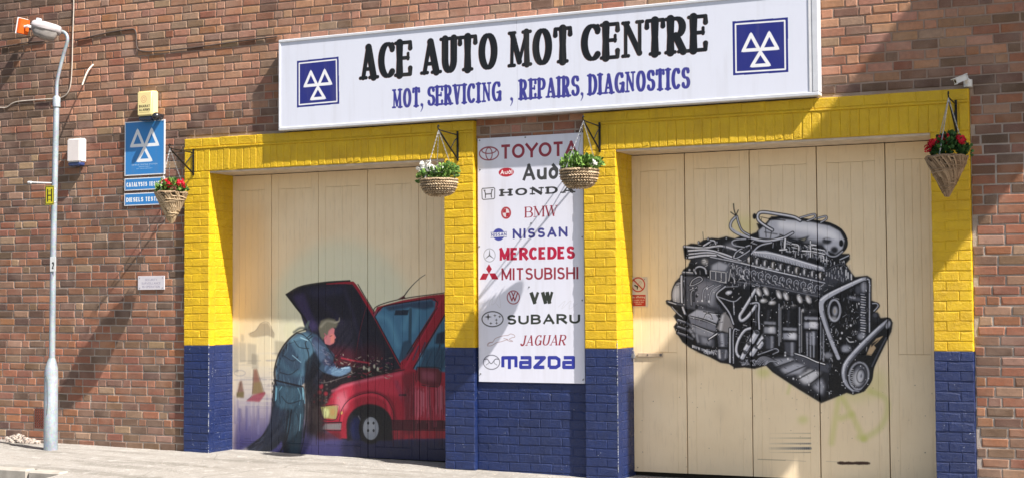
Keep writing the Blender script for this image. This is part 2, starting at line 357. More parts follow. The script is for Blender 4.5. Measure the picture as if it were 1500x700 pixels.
def arc(cx, cy, rx, ry, a0, a1, n=14):
    return [(cx+rx*math.cos(math.radians(a)), cy+ry*math.sin(math.radians(a))) for a in np.linspace(a0, a1, n)]
GL = {  # skeleton letters: (kind, points); k thick, t thin, a by direction
 'A': (.72, [('t', [(0, 0), (.5, 1)]), ('k', [(.5, 1), (1, 0)]), ('t', [(.2, .3), (.8, .3)])], [(0, 0), (1, 0)]),
 'B': (.62, [('k', [(0, 0), (0, 1)]), ('a', [(0, 1), (.5, 1)]+arc(.5, .76, .42, .24, 90, -90)+[(0, .52)]), ('a', [(0, .52), (.55, .52)]+arc(.55, .26, .45, .26, 90, -90)+[(0, 0)])], [(0, 0), (0, 1)]),
 'C': (.62, [('a', arc(.55, .5, .55, .5, 48, 312, 26))], []),
 'D': (.66, [('k', [(0, 0), (0, 1)]), ('a', [(0, 1), (.4, 1)]+arc(.4, .5, .6, .5, 90, -90, 20)+[(0, 0)])], [(0, 0), (0, 1)]),
 'E': (.55, [('k', [(0, 0), (0, 1)]), ('t', [(0, 1), (1, 1)]), ('t', [(0, .52), (.8, .52)]), ('t', [(0, 0), (1, 0)])], [(0, 0), (0, 1)]),
 'F': (.52, [('k', [(0, 0), (0, 1)]), ('t', [(0, 1), (1, 1)]), ('t', [(0, .52), (.8, .52)])], [(0, 0), (0, 1)]),
 'G': (.68, [('a', arc(.52, .5, .52, .5, 48, 340, 28)), ('k', [(1, 0.05), (1, .45)]), ('t', [(.6, .45), (1, .45)])], []),
 'H': (.66, [('k', [(0, 0), (0, 1)]), ('k', [(1, 0), (1, 1)]), ('t', [(0, .5), (1, .5)])], [(0, 0), (0, 1), (1, 0), (1, 1)]),
 'I': (.0, [('k', [(0, 0), (0, 1)])], [(0, 0), (0, 1)]),
 'J': (.4, [('k', [(1, 1), (1, .25)]+arc(.5, .22, .5, .22, 0, -170, 8))], [(1, 1)]),
 'K': (.64, [('k', [(0, 0), (0, 1)]), ('t', [(1, 1), (0, .4)]), ('k', [(.3, .58), (1, 0)])], [(0, 0), (0, 1), (1, 0)]),
 'L': (.5, [('k', [(0, 1), (0, 0)]), ('t', [(0, 0), (1, 0)])], [(0, 0), (0, 1)]),
 'M': (.8, [('t', [(0, 0), (0, 1)]), ('k', [(0, 1), (.5, .12)]), ('t', [(.5, .12), (1, 1)]), ('k', [(1, 1), (1, 0)])], [(0, 0), (1, 0), (0, 1), (1, 1)]),
 'N': (.68, [('t', [(0, 0), (0, 1)]), ('k', [(0, 1), (1, 0)]), ('t', [(1, 0), (1, 1)])], [(0, 0), (0, 1), (1, 1)]),
 'O': (.72, [('a', arc(.5, .5, .5, .5, 0, 360, 32))], []),
 'P': (.6, [('k', [(0, 0), (0, 1)]), ('a', [(0, 1), (.5, 1)]+arc(.5, .73, .5, .27, 90, -90)+[(0, .46)])], [(0, 0), (0, 1)]),
 'R': (.66, [('k', [(0, 0), (0, 1)]), ('a', [(0, 1), (.45, 1)]+arc(.45, .74, .48, .26, 90, -90)+[(0, .48)]), ('k', [(.42, .48), (1, 0)])], [(0, 0), (0, 1), (1, 0)]),
 'S': (.56, [('a', arc(.5, .76, .46, .24, 25, 270, 16)[:-1]+arc(.5, .26, .5, .26, 90, -155, 16))], []),
 'T': (.62, [('k', [(.5, 0), (.5, 1)]), ('t', [(0, 1), (1, 1)])], [(.5, 0)]),
 'U': (.66, [('a', [(0, 1), (0, .35)]+arc(.5, .35, .5, .35, 180, 360, 16)+[(1, 1)])], [(0, 1), (1, 1)]),
 'V': (.7, [('k', [(0, 1), (.5, 0)]), ('t', [(.5, 0), (1, 1)])], [(0, 1), (1, 1)]),
 'W': (1.0, [('k', [(0, 1), (.27, 0)]), ('t', [(.27, 0), (.5, 1)]), ('k', [(.5, 1), (.73, 0)]), ('t', [(.73, 0), (1, 1)])], [(0, 1), (.5, 1), (1, 1)]),
 'Y': (.7, [('k', [(0, 1), (.5, .45)]), ('t', [(.5, .45), (1, 1)]), ('k', [(.5, .5), (.5, 0)])], [(0, 1), (1, 1), (.5, 0)]),
 'Z': (.6, [('t', [(0, 1), (1, 1)]), ('k', [(1, 1), (0, 0)]), ('t', [(0, 0), (1, 0)])], []),
 ',': (.05, [('k', [(.5, .06), (.3, -.16)])], []),
 '2': (.5, [('k', arc(.5, .72, .5, .28, 170, -30, 12)+[(0, 0), (1, 0)])], []),
 'u': (.5, [('k', [(0, .66), (0, .3)]+arc(.5, .27, .5, .27, 180, 360, 12)+[(1, .66)]), ('k', [(1, .66), (1, 0)])], []),
 'd': (.5, [('k', arc(.5, .33, .5, .33, 0, 360, 20)), ('k', [(1, .33), (1, .6), (.35, 1)])], []),
 'i': (.0, [('k', [(0, 0), (0, .66)]), ('k', [(0, .9), (0, .96)])], []),
 'm': (1.0, [('k', [(0, 0), (0, 1), (1, 1), (1, 0)]), ('k', [(.5, 1), (.5, 0)])], []),
 'a': (.7, [('k', [(0, 1), (1, 1), (1, 0), (0, 0), (0, .5), (1, .5)])], []),
 'z': (.72, [('k', [(0, 1), (1, 1), (0, 0), (1, 0)])], []),
 'D2': (.72, [('k', [(0, 0), (0, 1), (.7, 1), (1, .8), (1, .2), (.7, 0), (0, 0)])], []),
 'k': (.4, [('k', [(0, 0), (0, 1)]), ('k', [(1, .66), (0, .3), (1, 0)])], []), 'o': (.5, [('k', arc(.5, .33, .5, .33, 0, 360, 16))], []),
 's': (.4, [('k', arc(.5, .5, .5, .17, 20, 270, 8)[:-1]+arc(.5, .17, .5, .17, 90, -160, 8))], []), 'n': (.45, [('k', [(0, 0), (0, .66)]), ('k', [(0, .4)]+arc(.5, .4, .5, .26, 180, 0, 8)+[(1, 0)])], []),
 'g': (.5, [('k', arc(.5, .33, .5, .33, 0, 360, 16)), ('k', [(1, .66), (1, -.1), (.5, -.3), (0, -.15)])], []), 'N2': (.6, [('k', [(0, 0), (0, 1), (1, 0), (1, 1)])], []),
}
def text(cv, s, p0, p1, ptop, col, thick=.16, thin=.16, serif=0, gap=.14, round_=False, slant=0, spw=.34, alpha=1, soft=.0):
    """letters filling the base line p0..p1, cap height to ptop (surveyed photo positions)"""
    a, b, t = cv.T([p0, p1, ptop]); base = b-a; L = np.hypot(*base); ex = base/L; up = t-a
    h = float(np.hypot(*up)); up = up/h if slant == 0 else up/h
    if slant: up = up+ex*slant
    toks = list(s); G = [None if c == ' ' else GL[c] for c in toks]
    fix = sum((spw if g is None else thick)*h for g in G); fl = sum(g[0] for g in G if g)*h + gap*h*(len(G)-1)
    k = (L-fix)/fl if fl > 0 else 1; x = 0
    for c, g in zip(toks, G):
        if g is None: x += spw*h+gap*h*k; continue
        w = g[0]*h*k; tk, tn = thick*h, thin*h
        def mp(u, v): return a+ex*(x+tk/2+u*w)+up*(tn/2+v*(h-tn))
        for kind, pts in g[1]:
            Q = np.array([mp(u, v) for u, v in pts])
            if kind == 'a':
                d = np.gradient(Q, axis=0); n_ = np.hypot(d[:, 0], d[:, 1])+1e-9; vert = np.abs(d@np.array([-ex[1], ex[0]]))/n_; wd = tn+(tk-tn)*vert**1.3
            else: wd = np.full(len(Q), tk if kind == 'k' else tn)
            straight = len(Q) == 2
            if straight and not round_:
                e = (Q[1]-Q[0]); e /= np.hypot(*e)+1e-9
                ext = tn/2; Q = np.array([Q[0]-e*ext*(abs(e@up) > .5), Q[1]+e*ext*(abs(e@up) > .5)])
            cv.strokep(Q, wd, col, alpha, soft, butt=not round_)
        if serif:
            for u, v in g[2]:
                q = mp(u, v); sw = serif*h
                q = q+up*(tn*.12*(1 if v < .5 else -1)); thk = tn*(1.05 if round_ else .8)
                cv.strokep([q-ex*(tk*.5+sw), q+ex*(tk*.5+sw)], [thk*1.15, thk, thk*1.15], col, alpha, soft, butt=not round_)
            ends = {'E': [(1, 1), (1, 0)], 'T': [(0, 1), (1, 1)], 'L': [(1, 0)], 'Z': [(0, 1), (1, 0)]}.get(c, [])
            for u, v in ends:
                sg = -1 if v > .5 else 1; q = mp(u, v); cv.strokep([q, q+up*h*.2*sg], [tn, tn*1.3], col, alpha, soft, butt=not round_)
            if c in ('C', 'G', 'S') :
                u, v = (g[1][0][1][0]); q = mp(u, v); cv.strokep([q-up*h*.08, q+up*h*.14], [tn*1.1, tn*1.2], col, alpha, soft, butt=not round_)
            if c == 'S':
                u, v = (g[1][0][1][-1]); q = mp(u, v); cv.strokep([q+up*h*.08, q-up*h*.1], [tn*1.1, tn*1.2], col, alpha, soft, butt=not round_)
        x += tk+w+gap*h*k

FOOT = {'A': (1, 1), 'M': (1, 1), 'N': (1, 1), 'R': (1, 1), 'E': (1, 0), 'P': (1, 0), 'D': (1, 0), 'B': (1, 0), 'H': (1, 1), 'I': (1, 1), 'V': (1, 1), 'U': (1, 1), 'T': (0, 0), 'W': (1, 1)}
def bold_letter(cv, c, x0, x1, base, top, col, tk=.2, tn=.1, off=(0, 0)):
    """one fat bracket-serif capital filling x0..x1 (surveyed photo positions); base and top are functions of x"""
    ox, oy = off; a, b, t = cv.T([(x0+ox, base(x0)+oy), (x1+ox, base(x1)+oy), (x0+ox, top(x0)+oy)]); W_ = np.hypot(*(b-a)); ex = (b-a)/W_; h = np.hypot(*(t-a)); up = (t-a)/h
    tk *= h; tn *= h; l, r = FOOT.get(c, (0, 0)); sx = .038*h; il = tk/2+l*sx; ir = tk/2+r*sx
    if c == 'T': il = ir = tn*.6
    if c in 'CGSE': ir = tn*.6
    g = GL[c]
    mp = lambda u, v: a+ex*(il+u*(W_-il-ir) if c != 'I' else W_/2)+up*(tn/2+v*(h-tn))
    if c in 'MN': tk *= .78
    P0 = {'M': [('n', [(0, 0), (.04, 1)]), ('k', [(.04, .96), (.5, .1)]), ('n', [(.5, .1), (.96, .96)]), ('k', [(.96, 1), (1, 0)])], 'A': [('n', [(0, 0), (.46, .97)]), ('k', [(.5, .95), (1, 0)]), ('t', [(.18, .27), (.8, .27)])], 'N': [('n', [(0, 0), (0, 1)]), ('k', [(.02, .96), (.98, .06)]), ('n', [(1, .05), (1, 1)])]}.get(c, g[1])
    for kind, pts in P0:
        Q = np.array([mp(u, v) for u, v in pts])
        if kind == 'a':
            d = np.gradient(Q, axis=0); n_ = np.hypot(d[:, 0], d[:, 1])+1e-9; vert = np.abs(d@np.array([-ex[1], ex[0]]))/n_; wd = tn+(tk-tn)*vert**1.5
            if c in 'CG': wd[:4] = np.array([1.5, 1.35, 1.15, 1.0])*tn*1.15
        else: wd = np.full(len(Q), {'k': tk, 't': tn, 'n': tk*.62}[kind])
        if len(Q) == 2 and kind == 'k' and abs(pts[0][0]-pts[1][0]) < .05: wd = np.array([tk*1.1, tk*.92, tk*1.1]); Q = np.array([Q[0], (Q[0]+Q[1])/2, Q[1]])
        cv.strokep(Q, wd, col)
    feet = {'A': [(0, 0), (1, 0)], 'T': [(.5, 0)], 'M': [(0, 0), (1, 0), (.02, 1), (.98, 1)], 'N': [(0, 0), (0, 1), (1, 1)], 'E': [(0, 0), (0, 1)]}.get(c, g[2])
    for u, v in feet:
        q = mp(u, v); nar = (c in 'AMN' and u < .3) or (c == 'N' and v == 1) ; e = (tk*.5*(.62 if nar else 1)+sx); e2 = e*.9
        cv.strokep([q-ex*e2, q, q+ex*e2], [tn*.95, tn*.85, tn*.95], col)
    for u, v, sg in {'E': [(1, 1, -1), (1, 0, 1), (.8, .6, 0)], 'T': [(0, 1, -1), (1, 1, -1)], 'F': [(1, 1, -1)], 'L': [(1, 0, 1)]}.get(c, []):
        q = mp(u, v)
        if sg: cv.strokep([q, q+up*h*.17*sg], [tn*1.0, tn*1.35], col)
        else: cv.strokep([q-up*h*.11, q+up*h*.05], tn*.8, col)
    if c in 'CGS': q = mp(*g[1][0][1][0]); cv.strokep([q-up*h*.05, q+up*h*.10], [tn*1.5, tn*1.1], col)
    if c == 'S': q = mp(*g[1][0][1][-1]); cv.strokep([q+up*h*.06, q-up*h*.08], [tn*1.4, tn*1.1], col)

# ------------------------------------------------------------------ brickwork
CH = .0835; BL = .222; JT = .0145
WALL_Y, PANEL_Y, DOOR_Y = .052, .062, .42
def brick_verts(L, H, D, rnd, ch=.0028, wob=.0026):
    """one brick, origin at the middle of its face, face towards -Y; worn arrises"""
    j = lambda a: rnd.uniform(-a, a)
    r = []
    for sx, sz in ((-1, -1), (1, -1), (1, 1), (-1, 1)):
        r.append((sx*(L/2)+j(wob), sz*(H/2)+j(wob)))
    back = [(x, D, z) for x, z in r]; rim = [(x, ch+abs(j(.002)), z) for x, z in r]
    if rnd.random() < .3: k = rnd.randrange(4); c = rnd.uniform(.006, .016)
    else: k = -1; c = 0
    fr = []
    for i, (x, z) in enumerate(r):
        q = ch+abs(j(.0035))+(c if i == k else 0); fr.append((x-math.copysign(q, x), j(.0012), z-math.copysign(min(q, .02), z)))
    v = back+rim+fr; f = [(8, 9, 10, 11)]
    for i in range(4):
        n = (i+1) % 4; f += [(4+i, 4+n, 8+n, 8+i), (i, n, 4+n, 4+i)]
    return v, f
rb = random.Random(3)
STR = [brick_verts(BL-JT, CH-JT, .05, rb) for _ in range(10)]
HED = [brick_verts(BL/2-JT, CH-JT, .05, rb) for _ in range(6)]
STRP = [brick_verts(BL-.003, CH-.003, .10, rb, .0045, .0022) for _ in range(10)]
def mesh_of(vf, m, name='brick'):
    b = MB(); b.add(*vf); me = b.mesh(name, m); return me
def bond(x0, x1, k, rnd, flemish=False):
    """brick spans of course k between x0 and x1"""
    out = []; x = -20 + (BL/2 if k % 2 else 0) + rnd.uniform(-.012, .012)
    run = []
    if flemish:
        i = 0; x += -BL*.25
        while x < x1+.3:
            L = BL if i % 2 else BL/2; run.append((x, x+L)); x += L; i += 1
    else:
        while x < x1+.3:
            L = BL
            if rnd.random() < .13: L = BL/2
            elif rnd.random() < .03: L = BL*.75
            run.append((x, x+L)); x += L
    for a, b in run:
        a = max(a, x0); b = min(b, x1)
        if b-a > .045: out.append((a+JT/2, b-JT/2))
        elif b-a > 0 and out: out[-1] = (out[-1][0], b-JT/2)
    return out
def tone(x, z):
    """colour of one brick: dull red-brown low down, warmer orange high up, old dark stocks at the far left"""
    r = rb.random(); up = min(1, max(0, (z-3.0)/.9)); left = min(1, max(0, (-11.3-x)/.35))*min(1, max(0, (z-2.6)/.6))
    red = (.265, .115, .072); brown = (.195, .112, .078); dark = (.130, .080, .060); orange = (.330, .140, .080); pale = (.33, .205, .14)
    warm = (.43, .215, .135); rose = (.37, .19, .125)
    if left > rb.random(): pal = [(brown, .45), (dark, .3), (red, .15), (pale, .1)]
    elif up > rb.random(): pal = [(warm, .38), (rose, .24), (orange, .10), (brown, .10), (pale, .14), (red, .04)]
    else: pal = [(red, .40), (brown, .27), (dark, .15), (orange, .12), (pale, .06)]
    if 3.37 < z < 3.46: pal = [(dark, .6), (brown, .4)]  # course above the surrounds: soot and shade both put into the brick colour
    if z < .18: pal = [(brown, .5), (pale, .3), (dark, .1), (red, .1)]
    a = 0
    for c, w in pal:
        a += w
        if r <= a: break
    q = rb.uniform(.86, 1.15); return (c[0]*q, c[1]*q*rb.uniform(.92, 1.1), c[2]*q*rb.uniform(.9, 1.12), 1)

def ztop(x): return 5.30-.093*(x+12.4)
spans = []
XL, XR = -13.1, -.75
for k in range(0, 68):
    z0 = -.03+k*CH; z1 = z0+CH; zc = (z0+z1)/2; fl = (k % 5 == 4); segs = []
    if zc > 3.37: segs = [(XL, XR)]
    else:
        segs = [(XL, -9.772), (-1.718, XR)]
        if zc > 3.17: segs.append((-6.331, -5.192))
        if .24 < zc < .49: segs = [(XL, -11.868), (-11.602, -9.772), (-1.718, XR)]
    for a, b in segs:
        for s0, s1 in bond(a, b, k, rb, fl):
            xc = (s0+s1)/2
            if zc > ztop(xc): continue
            if -8.1 < s0 and s1 < -3.35 and 3.62 < z0 and z1 < 4.18: continue        # solid cabinet of the sign covers this
            y = PANEL_Y if zc <= 3.37 and -6.4 < xc < -5.1 else WALL_Y
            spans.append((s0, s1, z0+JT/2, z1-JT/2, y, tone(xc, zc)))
wall = thing('brick_wall', 'long weathered red and brown brick workshop wall around the two painted doorways', 'wall', (-6.3, .3, 0))
# mortar bed behind the face, with openings left for the two doorways
m = MB(); MY = .007
def core(x0, x1, z0, z1, y): m.box(x0, x1, y+MY, .34, z0, z1)
core(XL, -9.772, -.3, 3.366, WALL_Y); core(XL, XR, 3.369, 6.2, WALL_Y); core(-1.718, XR, -.3, 3.366, WALL_Y)
m.build('mortar', M_MORTAR, wall)
def far_bricks():
    n = N('distant_brickwork'); t = n.n('ShaderNodeTexBrick'); mp = n.n('ShaderNodeMapping'); mp.inputs['Rotation'].default_value = (math.radians(90), 0, 0)
    n.l(n.pos(), mp.inputs[0]); n.l(mp.outputs[0], t.inputs[0]); t.inputs['Scale'].default_value = 1; t.inputs['Brick Width'].default_value = BL; t.inputs['Row Height'].default_value = CH
    t.inputs['Mortar Size'].default_value = .006; t.inputs['Color1'].default_value = (.23, .09, .055, 1); t.inputs['Color2'].default_value = (.15, .08, .06, 1); t.inputs['Mortar'].default_value = (.3, .27, .24, 1)
    c = n.mix(n.ramp(n.noise(9, 4), .3, .7), t.outputs[0], n.mix(.4, t.outputs[0], (.09, .07, .06)))
    return n.fin(c, .92, n.bump(t.outputs['Fac'], -.5, .01))
mf = far_bricks(); m = MB(); m.box(-20, XL, WALL_Y, .34, -.3, 6.2); m.box(XR, 7, WALL_Y, .34, -.3, 6.2); m.box(XL, XR, WALL_Y, .34, 6.2, 7.4); m.build('plain_brickwork', mf, wall)
m = MB(); m.box(-20, 7, .0, .4, 7.4, 7.52); m.build('coping', M_CONC, wall)
# the largest bricks in view are objects, the rest of the face is joined
def size_px(s):
    x, y, k = seen((s[0]+s[1])/2, s[4], (s[2]+s[3])/2); on = -5 < x < 1505 and -5 < y < 705
    return (s[1]-s[0])/k**2 if on else 0
spans.sort(key=size_px, reverse=True)
ms = [mesh_of(v, M_BRICK) for v in STR]; mh = [mesh_of(v, M_BRICK) for v in HED]
def put_brick(s, parent, meshes_s, meshes_h, depth=0):
    L = s[1]-s[0]; hd = L < .15; me = rb.choice(meshes_h if hd else meshes_s)
    o = link('brick', me, parent, ((s[0]+s[1])/2, s[4]+rb.uniform(-.0025, .002), (s[2]+s[3])/2))
    o.scale = (L/((BL/2 if hd else BL)-JT), 1, 1); o.rotation_euler = (rb.uniform(-.008, .008), rb.uniform(-.006, .006), rb.uniform(-.008, .008)); o.color = s[5]; return o
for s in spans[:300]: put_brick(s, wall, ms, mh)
m = MB(); cols = []
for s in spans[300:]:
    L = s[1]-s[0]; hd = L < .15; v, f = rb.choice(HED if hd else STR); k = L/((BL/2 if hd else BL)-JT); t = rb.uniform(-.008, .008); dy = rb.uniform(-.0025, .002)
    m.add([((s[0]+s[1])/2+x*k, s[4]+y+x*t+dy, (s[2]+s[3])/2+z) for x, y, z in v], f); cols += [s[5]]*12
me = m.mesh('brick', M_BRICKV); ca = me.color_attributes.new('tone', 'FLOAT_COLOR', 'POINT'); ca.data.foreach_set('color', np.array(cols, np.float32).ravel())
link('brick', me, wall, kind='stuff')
# air brick low in the wall
a0, a1, b0, b1 = -11.863, -11.607, .235, .47
m = MB(); Yv = .045
m.box(a0+.006, a1-.006, Yv+.03, .09, b0+.006, b1-.006)
for i in range(9): x = a0+.008+i*(a1-a0-.024)/8; m.box(x, x+.008, Yv, Yv+.03, b0+.008, b1-.008)
for i in range(8): z = b0+.008+i*(b1-b0-.024)/7; m.box(a0+.017, a1-.017, Yv+.002, Yv+.03, z, z+.008)
m.build('air_brick', simple('terracotta', (.16, .05, .035), .9, .2), wall)

# ------------------------------------------------------------------ painted brick doorways
rp = random.Random(11)
def pbrick(me_pool, parent, x0, x1, y, z0, z1, face='front'):
    """painted brick; face 'front' looks to -Y, 'side' looks to +X (x0 = y-start, x1 = y-end, y = X of the face)"""
    me = rp.choice(me_pool)
    if face == 'front':
        o = link('brick', me, parent, ((x0+x1)/2, y+rp.uniform(-.0015, .0012), (z0+z1)/2))
    else:
        o = link('brick', me, parent, (y+rp.uniform(-.001, .001), (x0+x1)/2, (z0+z1)/2)); o.rotation_euler = (0, 0, math.pi/2)
    o.scale = ((x1-x0-.004)/(BL-.004), 1 if face == 'front' else .45, (z1-z0-.004)/(CH-.004)); return o
py_ = [mesh_of(v, M_YEL) for v in STRP]; pb_ = [mesh_of(v, M_BLU) for v in STRP]
ZB = 1.18                                   # height where blue gives way to yellow
rows = []; z = ZB-15*CH
while z < 3.0: rows.append((z, min(z+CH, 3.01))); z += CH
def pier(x0, x1, parent, reveal):
    """front face courses, and the courses of the reveal face at X = x1 when reveal is set"""
    for i, (a, b) in enumerate(rows):
        pool = pb_ if b <= ZB+.01 else py_
        if (b-a) < .03: continue
        cut = x0+(BL/2 if i % 2 else BL)*((x1-x0)/(.333)); pts = [x0, cut, x1]
        for u, v in zip(pts, pts[1:]): pbrick(pool, parent, u, v, 0, a, b)
        if reveal:
            c = .105; mid = c+(.105 if i % 2 else .21); pts = [c, mid, DOOR_Y+.02]
            for u, v in zip(pts, pts[1:]): pbrick(pool, parent, u, v, x1, a, b, 'side')
def core_box(mb, x0, x1, y0, z0, z1, y1=.5):
    mb.cur = 1; mb.box(x0, x1, y0, y1, z0, ZB); mb.cur = 0; mb.box(x0, x1, y0, y1, ZB, z1)
def doorway(name, label, xa, xb, xc, xd):
    """piers xa..xb and xc..xd with a soldier-course head across"""
    t = thing(name, label, 'doorway', ((xa+xd)/2, .1, 0), 'painted brick doorways')
    m = MB(); e = .0035
    core_box(m, xa+e, xb-e, e, -.3, 3.01); core_box(m, xc+e, xd-e, e, -.3, 3.01); m.box(xa+e, xd-e, e, .5, 3.0105, 3.362)
    m.build('masonry', [M_YEL, M_BLU], t)
    pier(xa, xb, t, True); pier(xc, xd, t, False)
    # soldiers
    x = xa; n_ = round((xd-xa)/CH); w = (xd-xa)/n_
    for i in range(n_):
        me = rp.choice(py_); o = link('brick', me, t, (x+w/2, rp.uniform(-.002, .0015), 3.012+.1185)); o.rotation_euler = (0, math.pi/2, 0)
        o.scale = (.233/(BL-.004), 1, (w-.004)/(CH-.004)); x += w
    m = MB(); m.bbox(xa, xd, -.006, .1, 3.2505, 3.268, .003); m.build('string_course', M_YEL, t)
    n_ = round((xd-xa)/BL); w = (xd-xa)/n_; x = xa
    for i in range(n_): pbrick(py_, t, x, x+w, 0, 3.270, 3.365); x += w
    # painted soffit of the concrete lintel
    m = MB(); m.box(xb+.002, xc-.002, .012, DOOR_Y+.03, 2.992, 3.0095); m.build('lintel_soffit', M_CREAM, t)
    return t
dl = doorway('door_surround', 'yellow over blue painted brick doorway framing the mechanic mural', -9.770, -9.445, -6.655, -6.333)
dr = doorway('door_surround', 'yellow over blue painted brick doorway framing the grey engine mural', -5.190, -4.868, -2.040, -1.720)
def arris_chips(parent, X, n_, zmax, side=1):
    m = MB(); q = random.Random(int(-X*100))
    for _ in range(n_):
        z = q.uniform(.05, zmax)**1.0; sx = q.uniform(.003, .008); sz = q.uniform(.003, .012); y = q.uniform(0, .004)
        m.add([(X-sx, -.0016, z), (X+.0014, -.0016, z-sz), (X+.0014, -.0016, z+sz*.7), (X+.0014, sx, z+sz*.2), (X+.0016, -.001, z)], [(0, 1, 2), (1, 3, 2), (0, 4, 1)])
    m.build('paint_chip', simple('bare_render', (.50, .52, .56), .5, .3, 60), parent, kind='stuff')
arris_chips(dl, -9.445, 60, 1.2); arris_chips(dr, -4.868, 110, 1.25)
# recessed panel between the doorways
pn = thing('recessed_panel', 'blue painted recessed brick panel under the tall list of car makes', 'wall', (-5.76, .06, 0))
m = MB(); core_box(m, -6.3325, -5.1905, PANEL_Y+.0035, -.3, 3.17, .4); m.build('masonry', [M_YEL, M_BLU], pn)
m = MB(); m.box(-6.3325, -5.1905, PANEL_Y+MY, .4, 3.1715, 3.366); m.build('mortar', M_MORTAR, pn)
for i, (a, b) in enumerate(rows):
    if a > .95: break
    x = -6.331; cs = [x]; first = BL/2 if i % 2 else BL*.97; x += first
    while x < -5.192-.06: cs.append(x); x += BL*.99
    cs.append(-5.192)
    for u, v in zip(cs, cs[1:]): pbrick(pb_, pn, u, v, PANEL_Y, a, b)

# ------------------------------------------------------------------ garage doors
def groove_board(parent, mat, uv, x0, x1, z0, z1, y):
    m = MB(); m.bbox(x0+.0005, x1-.0005, y, y+.018, z0, z1, .0016); return m.build('board', mat, parent, uv=uv)
def garage_door(label, seams, img, top, zr, zmid, boards_full, leaf_boards, zbot, gap):
    X0, X1 = seams[0], seams[-1]; Z0, Z1 = 0-.15, 3.1
    t = thing('garage_door', label, 'garage door', ((X0+X1)/2, DOOR_Y, 0), 'folding timber garage doors'); uv = (X0, X1, Z0, Z1)
    mat = print_mat('door_paint_with_mural', img, 'beige', .42, .05)
    edge = simple('dark_door_edge', (.03, .025, .02), .8)
    m = MB(); m.box(X0-.04, X1+.04, DOOR_Y+.055, DOOR_Y+.08, -.2, 3.1); m.build('backing_board', edge, t)
    for i, (a, b) in enumerate(zip(seams, seams[1:])):
        dy = [0, .003, .001, .004, .0015][i]; y = DOOR_Y+dy; a += gap/2; b -= gap/2
        m = MB(); m.box(a, b, y+.02, y+.05, zbot, top); lf = m.build('leaf', mat, t, uv=uv)
        sw = .085
        for u, v in ((a, a+sw), (b-sw, b)):
            m = MB(); m.bbox(u, v, y, y+.019, zbot, top, .0012); m.build('stile', mat, lf, uv=uv)
        m = MB(); m.bbox(a+sw+.0005, b-sw-.0005, y, y+.019, zr, top, .0012); m.build('top_rail', mat, lf, uv=uv)
        nb = leaf_boards; w = (b-a-2*sw-.001)/nb
        zlow = zmid
        for k in range(nb):
            x = a+sw+.0005+k*w; groove_board(lf, mat, uv, x, x+w, zlow+.002, zr-.002, y+.0012)
        if not boards_full:
            m = MB(); m.bbox(a+sw+.0005, b-sw-.0005, y-.0005, y+.019, zbot, zmid, .0015); m.build('lower_sheet', mat, lf, uv=uv)
        else:
            m = MB(); m.bbox(a+sw+.0005, b-sw-.0005, y+.001, y+.019, zbot, zmid, .002); m.build('bottom_rail', mat, lf, uv=uv)
    return t

